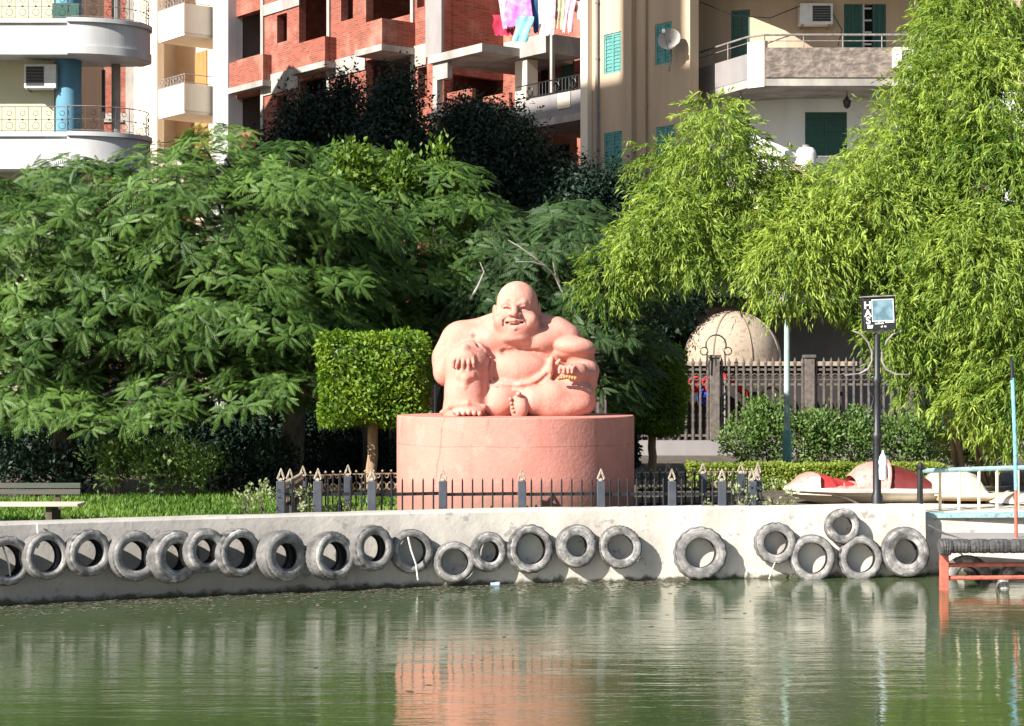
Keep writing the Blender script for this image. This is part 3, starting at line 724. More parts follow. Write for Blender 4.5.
# grey rendered balcony next to the tan block
v6 = .35; u0,u1 = fc.U(515,v6), fc.U(584,v6); zt,zb = fc.Z(550,95,v6), fc.Z(550,118,v6)
mb = MB(); fc.box(mb,u0,u1,v6-.14,v6,zb,zt); fc.box(mb,u0,u0+.14,v2+.02,v6-.142,zb,zt); gb_ = mb.build('balcony', M['conc_dark'], C)
mb = MB(); fc.box(mb,u0-.04,u1,v2+.03,v6+.04,zb-.2,zb-.003); mb.build('slab', M['conc'], gb_)
mb = MB()
for zz in (zt+.42,zt+.06): mb.tube([fc.pt(u0,v6-.07,zz),fc.pt(u1,v6-.07,zz)],.02,5)
for i in range(22):
    uu = u0+(u1-u0)*i/21; mb.tube([fc.pt(uu,v6-.07,zt),fc.pt(uu,v6-.07,zt+.42)],.012,4)
for i in (4,12,17): mb.ring(fc.pt(u0+(u1-u0)*(i+.5)/21,v6-.03,zt+.22),.13,.02,(fc.u.x,fc.u.y,0),k=8)
mb.build('railing', M['black_iron'], gb_)
mb = MB(); uu = fc.U(563,v6); fc.box(mb,uu-.2,uu+.35,v6+.003,v6+.04,zt-.45,zt-.02); mb.build('cloth_patch', M['cream'], gb_)
mb = MB(); uu = fc.U(551,v6-.5); fc.box(mb,uu-.05,uu+.05,v6-.6,v6-.5,zt,zt+3); mb.build('post', M['conc'], C)
mb = MB(); o = fc.op(560,48,576,108,v2+.02); fc.box(mb,o[0],o[1],v2-.1,v2-.05,o[2],o[3]); mb.build('door', M['green_door'], C)

# --- building D: tan block with white-walled wing and stone clad balcony
D = thing('apartment_building', 'tan apartment building with teal shutters and a stone clad balcony above white walls', 'building', (7,48,GZ))
fd = Frame(tuple(PZ(690,0,45.6)[:2]), UD)
mb = MB()
dops = [fd.op(604,33,621,73), fd.op(655,23,672,64), fd.op(604,132,622,172), fd.op(656,126,675,166), fd.op(604,-70,621,-30), fd.op(604,232,622,270)]
fd.panel(mb, fd.U(585), fd.U(690), GZ, 21, dops, .3); mb.build('wall', M['tan'], D)
for o in dops: shutter(fd, o, -.05, M['teal_shutter'], D)
mb = MB(); fd.box(mb, fd.U(585)-.0, fd.U(592),.004,.16,GZ,20.8); mb.build('pilaster', M['cream'], D)
mb = MB(); fd.box(mb, fd.U(628), fd.U(636),.004,.16,GZ,20.8); mb.build('pilaster', M['tan'], D)
mb = MB(); fd.box(mb, fd.U(585), fd.U(690)-2.2,-4.6,-.35,GZ,21); mb.build('inner_block', M['tan'], D)
# wing: angled wall then frontal wall
fw1 = Frame(tuple(PZ(786,0,46.6)[:2]), (.93,-.367)); fw2 = Frame(tuple(PZ(786,0,46.6)[:2]), (1,0))
zs = zpx(92,46.6)   # level of the balcony slab
def wing(z0,z1,m,o1,o2,nm):
    mb = MB(); fw1.panel(mb, fw1.U(676), 0, z0, z1, o1, .25); fw2.panel(mb, 0, fw2.U(1060), z0, z1, o2, .25); return mb.build(nm, m, D)
o1a = fw1.op(731,119,750,165); o2a = fw2.op(805,112,847,156)
wing(zpx(232,46.6)+.003, zs, M['whitewash'], [o1a], [o2a,fw2.op(900,112,930,156)], 'lower_wall')
o1b = fw1.op(731,10,750,75); o2b = fw2.op(844,4,886,75)
wing(zs+.16, 21, M['tan'], [o1b], [o2b], 'upper_wall')
zl = zpx(304,46.6)
wing(zl+.20, zpx(232,46.6), M['conc_dark'], [], [], 'plinth_wall')
mb = MB(); mb.prism([(PZ(676,0,49.8).x,49.75),(PZ(786,0,46.3).x,46.3),(PZ(1060,0,46.3).x,46.3),(PZ(1060,0,50.4).x,50.4),(PZ(676,0,50.4).x,50.4)], zl, zl+.18); mb.build('ledge', M['conc'], D)
mb = MB(); mb.box((PZ(870,0,50.6).x,50.6,(GZ+zl)/2),(14.5,.3,zl-GZ)); mb.build('base_wall', M['conc_dark'], D)
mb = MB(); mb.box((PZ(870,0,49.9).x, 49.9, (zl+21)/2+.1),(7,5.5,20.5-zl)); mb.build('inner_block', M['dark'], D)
for f_,o in ((fw1,o1a),(fw2,o2a),(fw1,o1b)): shutter(f_, o, -.05, M['green_door'], D)
um = (o2b[0]+o2b[1])/2
shutter(fw2, (o2b[0],o2b[0]+.48,o2b[2],o2b[3]), -.05, M['green_door'], D); shutter(fw2, (o2b[1]-.34,o2b[1],o2b[2],o2b[3]), -.05, M['green_door'], D)
mb = MB()
for zz in np.linspace(o2b[2]+.5,o2b[3]-.1,5): fw2.box(mb,o2b[0]+.5,o2b[1]-.36,-.1,-.06,zz-.02,zz+.02)
fw2.box(mb,o2b[0]+.49,o2b[0]+.54,-.1,-.05,o2b[2],o2b[3]); mb.build('door_frame', M['white'], D)
# balcony: plan outline
def balc(zlo, with_par=True):
    pl = [PZ(691,0,47.3),PZ(748,0,44.75),PZ(765,0,44.45),PZ(1000,0,44.45)]
    pl = [(p.x,p.y) for p in pl]
    bk = [(pl[-1][0],46.55),(PZ(788,0,46.55).x,46.55),(PZ(692,0,47.95).x,47.9)]
    sl = MB().prism(pl+bk, zlo-.20, zlo); s_ = sl.build('balcony', M['conc'], D)
    if not with_par: return
    def seg(i,m,t=.14,h=1.0,out=0,lo=-.003):
        a1,b1 = Vector(pl[i]),Vector(pl[i+1]); dr = (b1-a1).normalized(); nn = Vector((dr.y,-dr.x))
        if nn.y > 0: nn = -nn
        a1 = a1+dr*.003; b1 = b1-dr*.003; a2,b2 = a1-nn*t,b1-nn*t
        a1 = a1+nn*out; b1 = b1+nn*out
        MB().hexa([(*a1,zlo-lo),(*b1,zlo-lo),(*b2,zlo+.003),(*a2,zlo+.003),(*a1,zlo+h),(*b1,zlo+h),(*b2,zlo+h),(*a2,zlo+h)]).build('parapet', m, s_)
    seg(0,M['conc_dark'],h=.64,out=.01); seg(1,M['cream'],h=.92,out=.03,lo=.22); seg(2,M['stone_clad'],h=.74,out=.03)
    rl = MB(); zr = zlo+1.07
    pr = [Vector((p[0],p[1]+.07)) for p in pl]
    for zz in (zr, zlo+.92): rl.tube([(p.x,p.y,zz) for p in pr],.028 if zz==zr else .012,6)
    for i in range(3):
        ln = (pr[i+1]-pr[i]).length; k = max(1,int(ln/.9))
        for j in range(k+1):
            p = pr[i].lerp(pr[i+1],j/k); rl.tube([(p.x,p.y,zlo+.6),(p.x,p.y,zr)],.016,5)
    rl.build('railing', M['grey_iron'], s_)
balc(zs+.02); balc(zs+3.05)
balc(zs-3.0)
ac_unit('white air conditioner high on the tan wall beside the green door', Frame((PZ(786,0,46.2).x,46.15),(1,0)), 800,3,833,24, 0, False)
ac_unit('white air conditioner at the end of the stone clad balcony', Frame((PZ(786,0,44.2).x,44.2),(1,0)), 894,47,914,68, 0, False)
def dish(label, c, R, nrm, m):
    t = thing('satellite_dish', label, 'satellite dish', c); mb = MB(); nrm = Vector(nrm).normalized(); c = Vector(c)
    xa = nrm.cross(Vector((0,0,1))).normalized(); za = xa.cross(nrm)
    rr = [[c+nrm*(.16*R*(k/5)**2*2.2-.1)+(xa*math.cos(2*math.pi*j/20)+za*math.sin(2*math.pi*j/20))*R*max(k/5,.02) for j in range(20)] for k in range(6)]
    bk = [[p-nrm*.02 for p in r_] for r_ in reversed(rr)]
    mb.rings(rr+bk); mb.build('reflector', m, t, smooth=True)
    ar = MB(); ar.tube([c-za*R*.9, c+nrm*.5-za*R*.2],.015,5); ar.box(c+nrm*.5-za*R*.2,(.07,.07,.1)); ar.build('feed_arm', M['grey_iron'], t)
    br = MB(); br.tube([c-nrm*.08, c-nrm*.35-za*.3, c-nrm*.3-za*.75],.025,6); br.build('bracket', M['grey_iron'], t)
u_,z_,d_ = fd.hit(669,39,.45); p = fd.pt(u_,.45,z_)
dish('round grey satellite dish beside a teal shutter on the tan wall', p, .3, (-.35,-.9,.35), M['conc'])
for px_p,lb_,f_,m_p in ((599,'thin drainpipe down the shaded edge of the tan wall',fd,'conc_dark'),(647,'thin pale drainpipe between the two shutter columns of the tan wall',fd,'tan')):
    u_ = f_.U(px_p); mb = MB(); mb.tube([f_.pt(u_,.08,GZ),f_.pt(u_,.08,20.5)],.045,8)
    for zz in np.arange(2,20,1.5): mb.tube([f_.pt(u_,.08,zz),f_.pt(u_,.08,zz+.06)],.06,8)
    tag(mb.build('drainpipe', M[m_p], loc=f_.pt(u_,.08,GZ), smooth=True),lb_,'drainpipe','drainpipes on the tan building')
for lb_,pts in (('sagging black cable looping across the tan wall above the stone balcony',[(700,2),(735,16),(770,18),(800,6)]),('black cable hanging below the high air conditioner',[(833,14),(842,30),(838,46)])):
    mb = MB(); q3 = [P(x,y,46.2) for x,y in pts]; mb.tube(q3,.014,5); tag(mb.build('cable', M['black_iron'], loc=q3[0]),lb_,'cable')
# hanging lanterns under the balcony
for px,py,lb in ((741,103,'black lantern hanging under the balcony above the narrow green window'),(847,103,'black lantern hanging under the balcony above the wide green shutter')):
    p = P(px,py,45.4); t = thing('hanging_lantern', lb, 'lantern', p, 'lanterns under the tan balcony')
    MB().tube([(p.x,p.y,zs-.1),(p.x,p.y,p.z+.12)],.012,5).build('rod', M['black_iron'], t)
    MB().lathe((p.x,p.y,p.z-.14),[(.03,0),(.08,.05),(.11,.2),(.03,.28),(.015,.33)],8).build('lamp_cage', M['black_iron'], t)
# white water tank glimpsed above the bamboo
p = P(806,152,44.6); t = thing('water_tank', 'small white tank on the lower balcony edge above the bamboo leaves', 'tank', p)
MB().lathe((p.x,p.y,p.z-.5),[(.26,0),(.26,.42),(.24,.52),(.18,.6),(.08,.62)],18).build('tank_body', M['white_plastic'], t, smooth=True)
MB().lathe((p.x,p.y,p.z+.122),[(.09,0),(.09,.05)],12).build('lid', M['grey_iron'], t)

# --- unseen block added left of the frame to throw shadow on far facades
nv, sv = Vector((math.cos(a0_:=math.radians(SUN_AZ)),-math.sin(a0_))), Vector((-math.sin(a0_),-math.cos(a0_)))
E = thing('apartment_building', 'tall tan block added unseen left of the frame to cast shadow', 'building', (-25,31,GZ))
top = 31.4
pc = [nv*-44.4+sv*-.5, nv*-31.9+sv*-.5, nv*-31.9+sv*9, nv*-44.4+sv*9]
MB().prism([(p.x,p.y) for p in pc], GZ, top).build('wall', M['tan'], E)
ww = MB()
for k in range(9):
    for j in range(6):
        a1 = pc[1].lerp(pc[2],.12+j*.15); p = a1+nv*.01; ww.box((p.x,p.y,3.2+k*3.05),(.04,.9,1.4),math.atan2(sv.y,sv.x)-math.pi/2)
ww.build('windows', M['teal_shutter'], E)
MB().box((pc[1].lerp(pc[0],.35).x+2,pc[1].lerp(pc[0],.35).y-2,top+.8),(2.4,2.4,1.6),.7).build('roof_room', M['tan'], E)

# ------------------------------------------------------------------ laundry
def garment(name, label, px, y0, y1, wpx, m, shape='shirt', d=51.0, tilt=0):
    p = P(px,(y0+y1)/2,d); s_ = d/FPX; w_ = wpx*s_*1.5; h_ = (y1-y0)*s_*1.12; mb = MB(); nx, nz = 9, 10; r = random.Random(px)
    ph = r.uniform(0,6)
    fr_, bk_ = [], []
    for j in range(nz+1):
        t = j/nz
        for i in range(nx+1):
            s1 = i/nx-.5
            wid = w_*((.75+.35*t) if shape=='dress' else (1.0-.25*t if shape=='shirt' else (1-.1*t+.08*math.sin(t*9+ph))))
            x = s1*wid + tilt*t*h_ ; y = .014*math.sin(i*1.3+ph+t*3)+.012*math.sin(t*7+ph)+.03*t
            z = h_/2-t*h_ + .03*math.sin(i*2.3+ph)*t
            if shape=='trousers' and t > .35 and i in (3,4): z += (t-.35)*h_*.45
            fr_.append((p.x+x,p.y+y,p.z+z)); bk_.append((p.x+x,p.y+y+.02,p.z+z))
    k = nx+1; F_ = [(j*k+i,j*k+i+1,(j+1)*k+i+1,(j+1)*k+i) for j in range(nz) for i in range(nx)]
    n_ = len(fr_); B_ = [tuple(reversed([q+n_ for q in f])) for f in F_]
    rim = list(range(k))+[j*k+nx for j in range(1,nz+1)]+[nz*k+i for i in range(nx-1,-1,-1)]+[j*k for j in range(nz-1,0,-1)]
    R_ = [(rim[i],rim[(i+1)%len(rim)],rim[(i+1)%len(rim)]+n_,rim[i]+n_) for i in range(len(rim))]
    mb.add(fr_+bk_, F_+B_+R_); o = mb.build(name, m, loc=(p.x,p.y,p.z), smooth=True)
    return tag(o, label, 'laundry', 'laundry drying above the brick balcony')
cl = lambda n_,a_,b_: mat(n_,a_,b_,6,.9,.1)
K1=cl('hot_pink_cloth',(.80,.10,.42),(.85,.35,.6)); K2=cl('white_print_cloth',(.8,.76,.74),(.6,.4,.45)); K3=cl('aqua_cloth',(.28,.60,.72),(.2,.5,.62))
K4=cl('navy_cloth',(.03,.11,.26),(.02,.06,.15)); K5=cl('red_cloth',(.62,.03,.09),(.4,.02,.05)); K6=cl('pale_pink_cloth',(.8,.5,.58),(.72,.38,.46)); K7=cl('orange_cloth',(.8,.2,.08),(.65,.13,.05))
K8=cl('olive_cloth',(.25,.34,.17),(.5,.45,.3)); K9=cl('magenta_cloth',(.72,.03,.3),(.6,.02,.2))
dL = 49.6
ln = MB().tube([P(494,-14,dL),P(540,-11,dL),P(590,-16,dL-.1)],.012,5); 
tag(ln.build('washing_line', M['rope'], loc=P(540,-12,dL)), 'thin washing line holding the coloured clothes', 'washing line')
garment('bath_towel','hot pink round-hemmed dress, largest item on the washing line',518,-14,24,19,K1,'dress',dL-.12)
garment('shirt','white and cream shirt hanging left of the hot pink dress',504,-12,26,10,K2,'shirt',dL,.1)
garment('cloth','deep red cloth hanging lowest at the left end of the line',504,16,34,15,K5,'cloth',dL+.1)
garment('trousers','navy blue trousers hanging right of the hot pink dress',533,-14,30,9,K4,'trousers',dL)
garment('bag','aqua cloth hanging low in front of the navy trousers',526,18,40,11,K3,'cloth',dL-.2,-.25)
garment('shirt','white patterned pyjama top in the middle of the line',547,-14,32,13,K2,'shirt',dL-.05)
garment('shirt','pale cream towel hanging between pyjama top and olive trousers',554,-14,10,8,K6,'cloth',dL)
garment('trousers','olive green and cream trousers hanging on the line',560,-6,27,6,K8,'trousers',dL)
garment('shirt','magenta top hanging second from the right',566,-14,18,9,K9,'shirt',dL+.02,-.2)
garment('leggings','pale pink leggings hanging near the right end of the line',572,-10,30,7,K6,'trousers',dL-.06,-.1)
garment('shirt','small orange shirt at the right end of the line',577,-14,10,9,K7,'shirt',dL+.04)
garment('shirt','small white vest between navy trousers and pyjama top',541,-12,22,7,K6,'shirt',dL+.03)
garment('cloth','red towel showing behind the hot pink dress',511,-14,20,9,K5,'cloth',dL+.12)
garment('shirt','white undershirt at the far right end of the line, lowest on its side',581,2,18,6,K2,'shirt',dL-.1)
for o in bpy.data.objects:
    if o.name.split('.')[0] in ('bath_towel',): o.name = 'dress'
    if o.name.split('.')[0] == 'bag': o.name = 'cloth'

# ------------------------------------------------------------------ park fence at the back, kiosk dome, things behind it
FB = thing('iron_fence', 'tall grey iron railing fence on a low wall along the back of the park', 'fence', (0,41.0,GZ))
yF = 41.0; xa, xb = PZ(-30,0,yF).x, PZ(925,0,yF).x; zt = zpx(366,yF)
MB().box(((xa+xb)/2,yF+.15,GZ+.17),(xb-xa,.3,.34)).build('plinth', M['conc_dark'], FB)
for px in (715,810,914,620,440,270,100,-20):
    p = PZ(px,0,yF); mb = MB(); mb.box((p.x,yF+.12,(GZ+zt)/2+.1),(.22,.22,zt-GZ+.2)); mb.box((p.x,yF+.12,zt+.22),(.28,.28,.07)); mb.build('post', M['fence_iron'], FB, bevel=.01)
posts = [-20,100,270,440,620,715,810,914]
for a0,a1 in zip(posts,posts[1:]):
    x0,x1 = PZ(a0,0,yF).x+.16, PZ(a1,0,yF).x-.16
    if x1-x0 < .2: continue
    mb = MB(); k = max(2,int((x1-x0)/.165))
    for i in range(k+1):
        x = x0+(x1-x0)*i/k; mb.box((x,yF+.1,(GZ+.34+zt)/2),(.045,.03,zt-GZ-.34)); mb.lathe((x,yF+.1,zt),[(.03,.0),(.045,.07),(.004,.2)],6)
    for zz in (zt-.08,zt-.42,GZ+.45): mb.box(((x0+x1)/2,yF+.12,zz),(x1-x0,.02,.05))
    if a0 >= 600:
        for i in range(k): mb.ring((x0+(x1-x0)*(i+.5)/k,yF+.09,zt-.25),.075,.014,k=8)
    mb.build('bar_panel', M['fence_iron'], FB)
# ornate arch over the gate
mb = MB(); p = P(716,345,40.9); mb.ring((p.x,40.9,p.z),.23,.018,k=18,a0=-.4,a1=math.pi+.4)
for sx in (-1,1):
    mb.ring((p.x+sx*.27,40.9,p.z-.14),.09,.014,k=10); mb.tube([(p.x+sx*.2,40.9,p.z-.15),(p.x+sx*.22,40.9,zt-.1)],.016,5)
mb.tube([(p.x,40.9,p.z-.25),(p.x,40.9,zt)],.02,5); mb.build('arch', M['black_iron'], FB)
# kiosk with ribbed sand dome
K = thing('domed_kiosk', 'sand coloured ribbed dome of a kiosk behind the iron fence', 'kiosk', (5.2,43,GZ))
kd = 42.4; kx = PZ(736,0,kd).x; kz = zpx(362,kd); R = (785-686)/2*kd/FPX; hd = (362-311)*kd/FPX
prof = [(R*math.cos(t)*1.0, kz-GZ+hd*math.sin(t)**.9) for t in np.linspace(0,math.pi/2-.02,14)]
MB().lathe((kx,kd+R*.6,GZ),prof,40).build('dome', M['dome'], K, smooth=True)
for j in range(8):
    an = math.pi*2*(j+.35)/8
    pts = [(kx+(R+.008)*math.cos(t)*math.cos(an), kd+R*.6+(R+.008)*math.cos(t)*math.sin(an), kz+(hd+.008)*math.sin(t)**.9) for t in np.linspace(0,math.pi/2-.03,14)]
    MB().tube(pts,.02,5).build('rib', M['seam'], K)
MB().box((kx+.5,kd+R*.6,(GZ+kz)/2-.05),(3.9,2.0,kz-GZ-.12)).build('wall', M['kiosk'], K)
MB().box((kx+.6,kd+R*.6,kz-.04),(4.3,2.45,.10)).build('cornice', M['dome'], K)
# bright items behind the bars
KR=cl('red_plastic',(.62,.02,.02),(.5,.02,.02)); KB=cl('blue_plastic',(.03,.05,.4),(.02,.04,.3))
def slide(label,px,py,m,ln_,tilt,cat='toy'):
    p = P(px,py,41.7); mb = MB()
    rr = []
    for i in range(9):
        t = i/8-.5; cx = p.x+t*ln_; cz = p.z-t*ln_*tilt
        rr.append([(cx,41.7-.12,cz+.10),(cx,41.7-.1,cz-.04),(cx,41.7+.1,cz-.04),(cx,41.7+.12,cz+.10),(cx,41.7+.09,cz+.02),(cx,41.7-.09,cz+.02)])
    t_ = thing('play_slide',label,'slide',(p.x,41.7,GZ)); mb.rings(rr); mb.build('chute',m,t_)
    l = MB(); l.tube([(p.x-ln_*.45,41.7,GZ),(p.x-ln_*.45,41.7,p.z+ln_*.45*tilt)],.03,6); l.tube([(p.x+ln_*.45,41.7,GZ),(p.x+ln_*.45,41.7,p.z-ln_*.45*tilt)],.03,6); l.build('leg',M['grey_iron'],t_)
slide('bright red slide seen through the bars below the dome',736,386,KR,.55,.8)
def lantern(label,px,py,m):
    p = P(px,py,41.6); t = thing('paper_lantern',label,'lantern',p,'lanterns strung behind the iron fence')
    MB().lathe((p.x,41.6,p.z-.2),[(.05,0),(.13,.06),(.17,.18),(.13,.32),(.05,.38)],12).build('shade',m,t,smooth=True)
    MB().tube([(p.x,41.6,p.z+.18),(p.x,41.6,zt-.35)],.008,4).build('cord',M['black_iron'],t)
lantern('dark red lantern left of the gate post behind the fence',695,384,KR); lantern('dark red lantern next to the gate post behind the fence',708,384,KR); lantern('blue lantern behind the fence left of the gate post',704,396,KB)

# parked cars on the street under the trees
def car(label, px, d, m, ang=0):
    x0 = PZ(px,0,d).x; t = thing('parked_car', label, 'car', (x0,d,GZ), 'cars parked beyond the park fence')
    def tr(x,y,z): return (x0+x*math.cos(ang)-y*math.sin(ang), d+x*math.sin(ang)+y*math.cos(ang), GZ+z)
    low = [(-2.05,.35),(-2.1,.6),(-2.0,.82),(-1.1,.92),(1.2,.9),(2.0,.78),(2.12,.55),(2.05,.33)]
    rr = [[tr(x*(1-.03*(abs(y)>.75)),y,z) for x,z in low] for y in (-.84,-.78,.78,.84)]
    MB().rings(rr).build('body', m, t, smooth=False, bevel=.05)
    cab = [(-1.75,.88),(-1.2,1.38),(.35,1.42),(1.15,.9)]
    MB().rings([[tr(x,y*(1-.14*(z>1)),z) for x,z in cab] for y in (-.72,.72)]).build('cabin', M['glass'], t)
    MB().rings([[tr(x,y,z) for x,z in ((-1.2,1.385),(.35,1.425),(.3,1.46),(-1.1,1.43))] for y in (-.62,.62)]).build('roof', m, t)
    for sx in (-1.3,1.3):
        for sy in (-.76,.76):
            w_ = MB(); rr = []
            for yy,r_ in ((-.1,.22),(-.1,.31),(.1,.31),(.1,.22)): rr.append([tr(sx+r_*math.cos(q*math.pi/8),sy+yy,.31+r_*math.sin(q*math.pi/8)) for q in range(16)])
            wh = w_.rings(rr).build('wheel', M['rubber'], t)
            MB().rings([[tr(sx+r_*math.cos(q*math.pi/6),sy+yy,.31+r_*math.sin(q*math.pi/6)) for q in range(12)] for yy,r_ in ((-.115,.06),(-.105,.19),(.105,.19),(.115,.06))]).build('hub_cap', M['grey_iron'], wh)
    for sy in (-.55,.55): MB().box(tr(2.08,sy,.62),(.06,.3,.14),ang).build('headlight', M['white_plastic'], t)
car('white car parked under the trees beyond the fence behind the topiary', 385, 48.6, mat('white_car_paint',(.75,.76,.8),(.7,.7,.75),2,.25,0))
car('blue car parked under the trees at far left beyond the fence', 150, 48.4, mat('blue_car_paint',(.08,.16,.36),(.06,.13,.3),2,.25,0))

# ------------------------------------------------------------------ trees
def poinciana(label, name, base, fork, cx, cz, rx, ry, rz, npads, seed, leafmat, d, group='feathery trees behind the statue', ros=25, pad_r=(.5,1.05), extra=(), bare=()):
    rnd = random.Random(seed); rg = np.random.default_rng(seed)
    t = thing(name, label, 'tree', base, group)
    pads = []; tries = 0
    while len(pads) < npads and tries < 9000:
        tries += 1
        u, v = rnd.uniform(0,2*math.pi), rnd.uniform(-.95,1)
        s_ = math.sqrt(max(0,1-v*v)); k = rnd.uniform(.72,1.0) if rnd.random() < .72 else rnd.uniform(.3,.72)
        dx_, dy_, dz_ = s_*math.cos(u), s_*math.sin(u), v
        if dy_ > .35 and rnd.random() < .65: continue
        c = (cx+rx*dx_*k, d+ry*dy_*k, cz+rz*dz_*k)
        r = rnd.uniform(*pad_r)
        if any(math.hypot((c[0]-q[0][0])/(r+q[1]),(c[1]-q[0][1])/(r+q[1]),(c[2]-q[0][2])/(.46*(r+q[1]))) < .64 for q in pads): continue
        pads.append((c, r, (dx_*.35+rnd.uniform(-.2,.2), dy_*.3-.18+rnd.uniform(-.1,.1), .95)))
    pads += list(extra)
    V, var = frond_quads(pads, rg, ros=ros)
    np_quads('crown', V, var, leafmat, t)
    for bl_ in bare:
        mb = MB(); mb.tube([P(*q) for q in bl_],[.022-.014*i/(len(bl_)-1) for i in range(len(bl_))],6); mb.build('bare_limb', M['pale_limb'], t, smooth=True)
    trunk_mb(base, fork, .22, .15, [p[0] for p in pads], rnd).build('trunk', M['branch'], t, smooth=True)
    return t
def pad(px,py,d,r,ax=(0,-.3,.95)): return (tuple(P(px,py,d)), r, ax)
sX = lambda px,d: PZ(px,0,d).x
poinciana('feathery green shade tree at far left above the bench','poinciana_tree',(sX(66,28.5),28.6,GZ),(sX(70,28.5),28.5,2.6),sX(40,28.2),3.75,2.6,2.0,2.1,95,11,L_['poinciana'],28.2)
poinciana('broadest feathery shade tree with layered pads left of the topiary','poinciana_tree',(sX(292,29),29.2,GZ),(sX(285,29),29.0,2.9),sX(222,28.6),4.05,2.65,2.2,2.2,120,23,L_['poinciana'],28.6,
    extra=[pad(60,405,26.4,.6),pad(100,420,26.2,.5),pad(250,400,26.6,.6),pad(290,385,26.9,.55),pad(20,395,26.6,.6),pad(170,420,26.2,.5),pad(183,160,30,.4),pad(192,148,30,.35),pad(236,140,30.5,.45),pad(150,395,26.6,.45),pad(130,415,26.8,.35),pad(205,395,26.6,.45)])
poinciana('tall feathery shade tree behind the box topiary','poinciana_tree',(sX(405,31),31.4,GZ),(sX(400,31),31.2,3.2),sX(392,31),4.35,2.3,1.8,1.9,80,37,L_['poinciana'],31.0)
poinciana('dark feathery shade tree spreading directly behind the statue','poinciana_tree',(sX(560,31),31.2,GZ),(sX(555,31),31.0,2.7),sX(548,30.5),3.55,1.95,1.7,1.8,80,41,L_['poinciana_deep'],30.5,
    bare=[[(560,282,29.0),(548,268,28.9),(535,258,28.8),(520,247,28.7),(508,240,28.7)],[(545,266,28.9),(532,262,28.7),(516,262,28.6)],[(470,300,28.8),(478,286,28.7),(484,272,28.6),(480,262,28.6)],[(566,300,29),(556,278,28.9),(553,262,28.8)]])
# bare pale branches showing in the crown gaps: part of the trees above through their limbs

# bamboo-like tree at right
def bamboo():
    rnd = random.Random(9); rg = np.random.default_rng(9)
    base = (sX(1000,30),30.2,GZ)
    t = thing('bamboo_tree', 'bright yellow-green bamboo clump arching over the right side', 'tree', base)
    bl = [(612,288,28.6,34),(645,262,28.6,40),(672,235,28.4,42),(690,200,28.6,48),(715,160,28.8,42),(712,130,29,26),(735,225,28.0,52),(700,262,28.4,36),(660,180,29,26),(775,222,28.2,50),(790,262,28,44),
          (745,285,28,26),(832,204,28.4,46),(815,240,27.8,50),(852,265,27.6,46),(880,215,28,60),(912,150,28.4,50),(945,95,28.6,48),(968,40,28.8,50),(1000,-10,29,70),(985,100,28,70),(960,180,27.6,66),(1020,180,27.6,70),
          (925,255,27.4,56),(980,265,27.2,62),(1030,300,27,62),(945,330,27.2,50),(990,350,27,52),(1030,380,26.8,50),(975,392,27.4,34),(1008,415,27.4,32),(905,320,27.6,38),(925,375,27.6,30),(868,300,27.8,24),(882,152,28.8,24),(948,20,29,32),(772,178,28.8,26),(800,186,28.8,26)]
    blobs = []
    for px,py,d,r in bl:
        if px < 770: py -= 16; r *= .9
        r *= 1.04; d += rnd.uniform(-.4,.7)
        c = P(px,py,d); rr = r*d/FPX; blobs.append((tuple(c),(rr*1.05,rr*.9,rr)))
    V, var = fan_quads(blobs, rg, 640, 14, .12, .022, shell=.38)
    # inner, shaded foliage fills the depth of the clump
    inner = [((c[0]*1.02,c[1]+.9,c[2]),(r[0]*.85,r[1]*.8,r[2]*.85)) for c,r in blobs if c[0] > 5.6]
    V2, v2_ = fan_quads(inner, rg, 90, 12, .18, .034)
    np_quads('crown', np.concatenate([V,V2]), np.concatenate([var,v2_]), L_['bamboo'], t)
    mb = MB()
    for k in range(9):
        b_ = Vector(base)+Vector((rnd.uniform(-.6,.6),rnd.uniform(-.3,.5),0)); e_ = Vector(blobs[rnd.choice([15,16,17,18,20,21,22,24,25])][0])
        mb.tube(curve3(b_,e_,.5,9,.05,rnd),[.05*(1-.75*i/8) for i in range(9)],7)
    for i in (0,3,4,6,9,12,14,33):
        mb.tube(curve3(P(930,250,28.3),blobs[i][0],.25,9,.06,rnd),[.035*(1-.8*j/8) for j in range(9)],6)
    mb.build('trunk', M['pale_bark'], t, smooth=True)
bamboo()

# dark evergreens in the shade before the brick block
def dark_tree(label, d, blobs, seed, trunk_px, cl=560, L=.125):
    rg = np.random.default_rng(seed); rnd = random.Random(seed); base = (sX(trunk_px,d),d,GZ)
    t = thing('evergreen_tree', label, 'tree', base, 'dark evergreens before the brick building')
    bb = [(tuple(P(x,y,d)),(r*d/FPX,min(r*d/FPX,1.2),ry*d/FPX)) for x,y,r,ry in blobs]
    V, var = clump_quads(bb, rg, cl, 16, L, .06, .2, 'out', .12); np_quads('crown', V, var, L_['dark'], t)
    trunk_mb(base, tuple(P(trunk_px,230,d)), .2, .12, [b_[0] for b_ in bb], rnd).build('trunk', M['dark_bark'], t, smooth=True)
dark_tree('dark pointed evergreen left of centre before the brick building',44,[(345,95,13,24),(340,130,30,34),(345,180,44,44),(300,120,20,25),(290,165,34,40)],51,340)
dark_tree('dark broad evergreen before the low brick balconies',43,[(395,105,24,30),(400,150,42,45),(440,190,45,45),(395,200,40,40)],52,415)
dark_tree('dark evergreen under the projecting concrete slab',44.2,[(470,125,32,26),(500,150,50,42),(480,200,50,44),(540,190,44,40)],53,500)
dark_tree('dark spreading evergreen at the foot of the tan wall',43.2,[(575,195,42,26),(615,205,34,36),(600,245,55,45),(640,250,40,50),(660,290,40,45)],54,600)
dark_tree('dark low evergreen beside the sand dome',45.2,[(650,330,40,40),(672,310,24,30),(630,300,40,40),(610,350,40,40)],55,640)

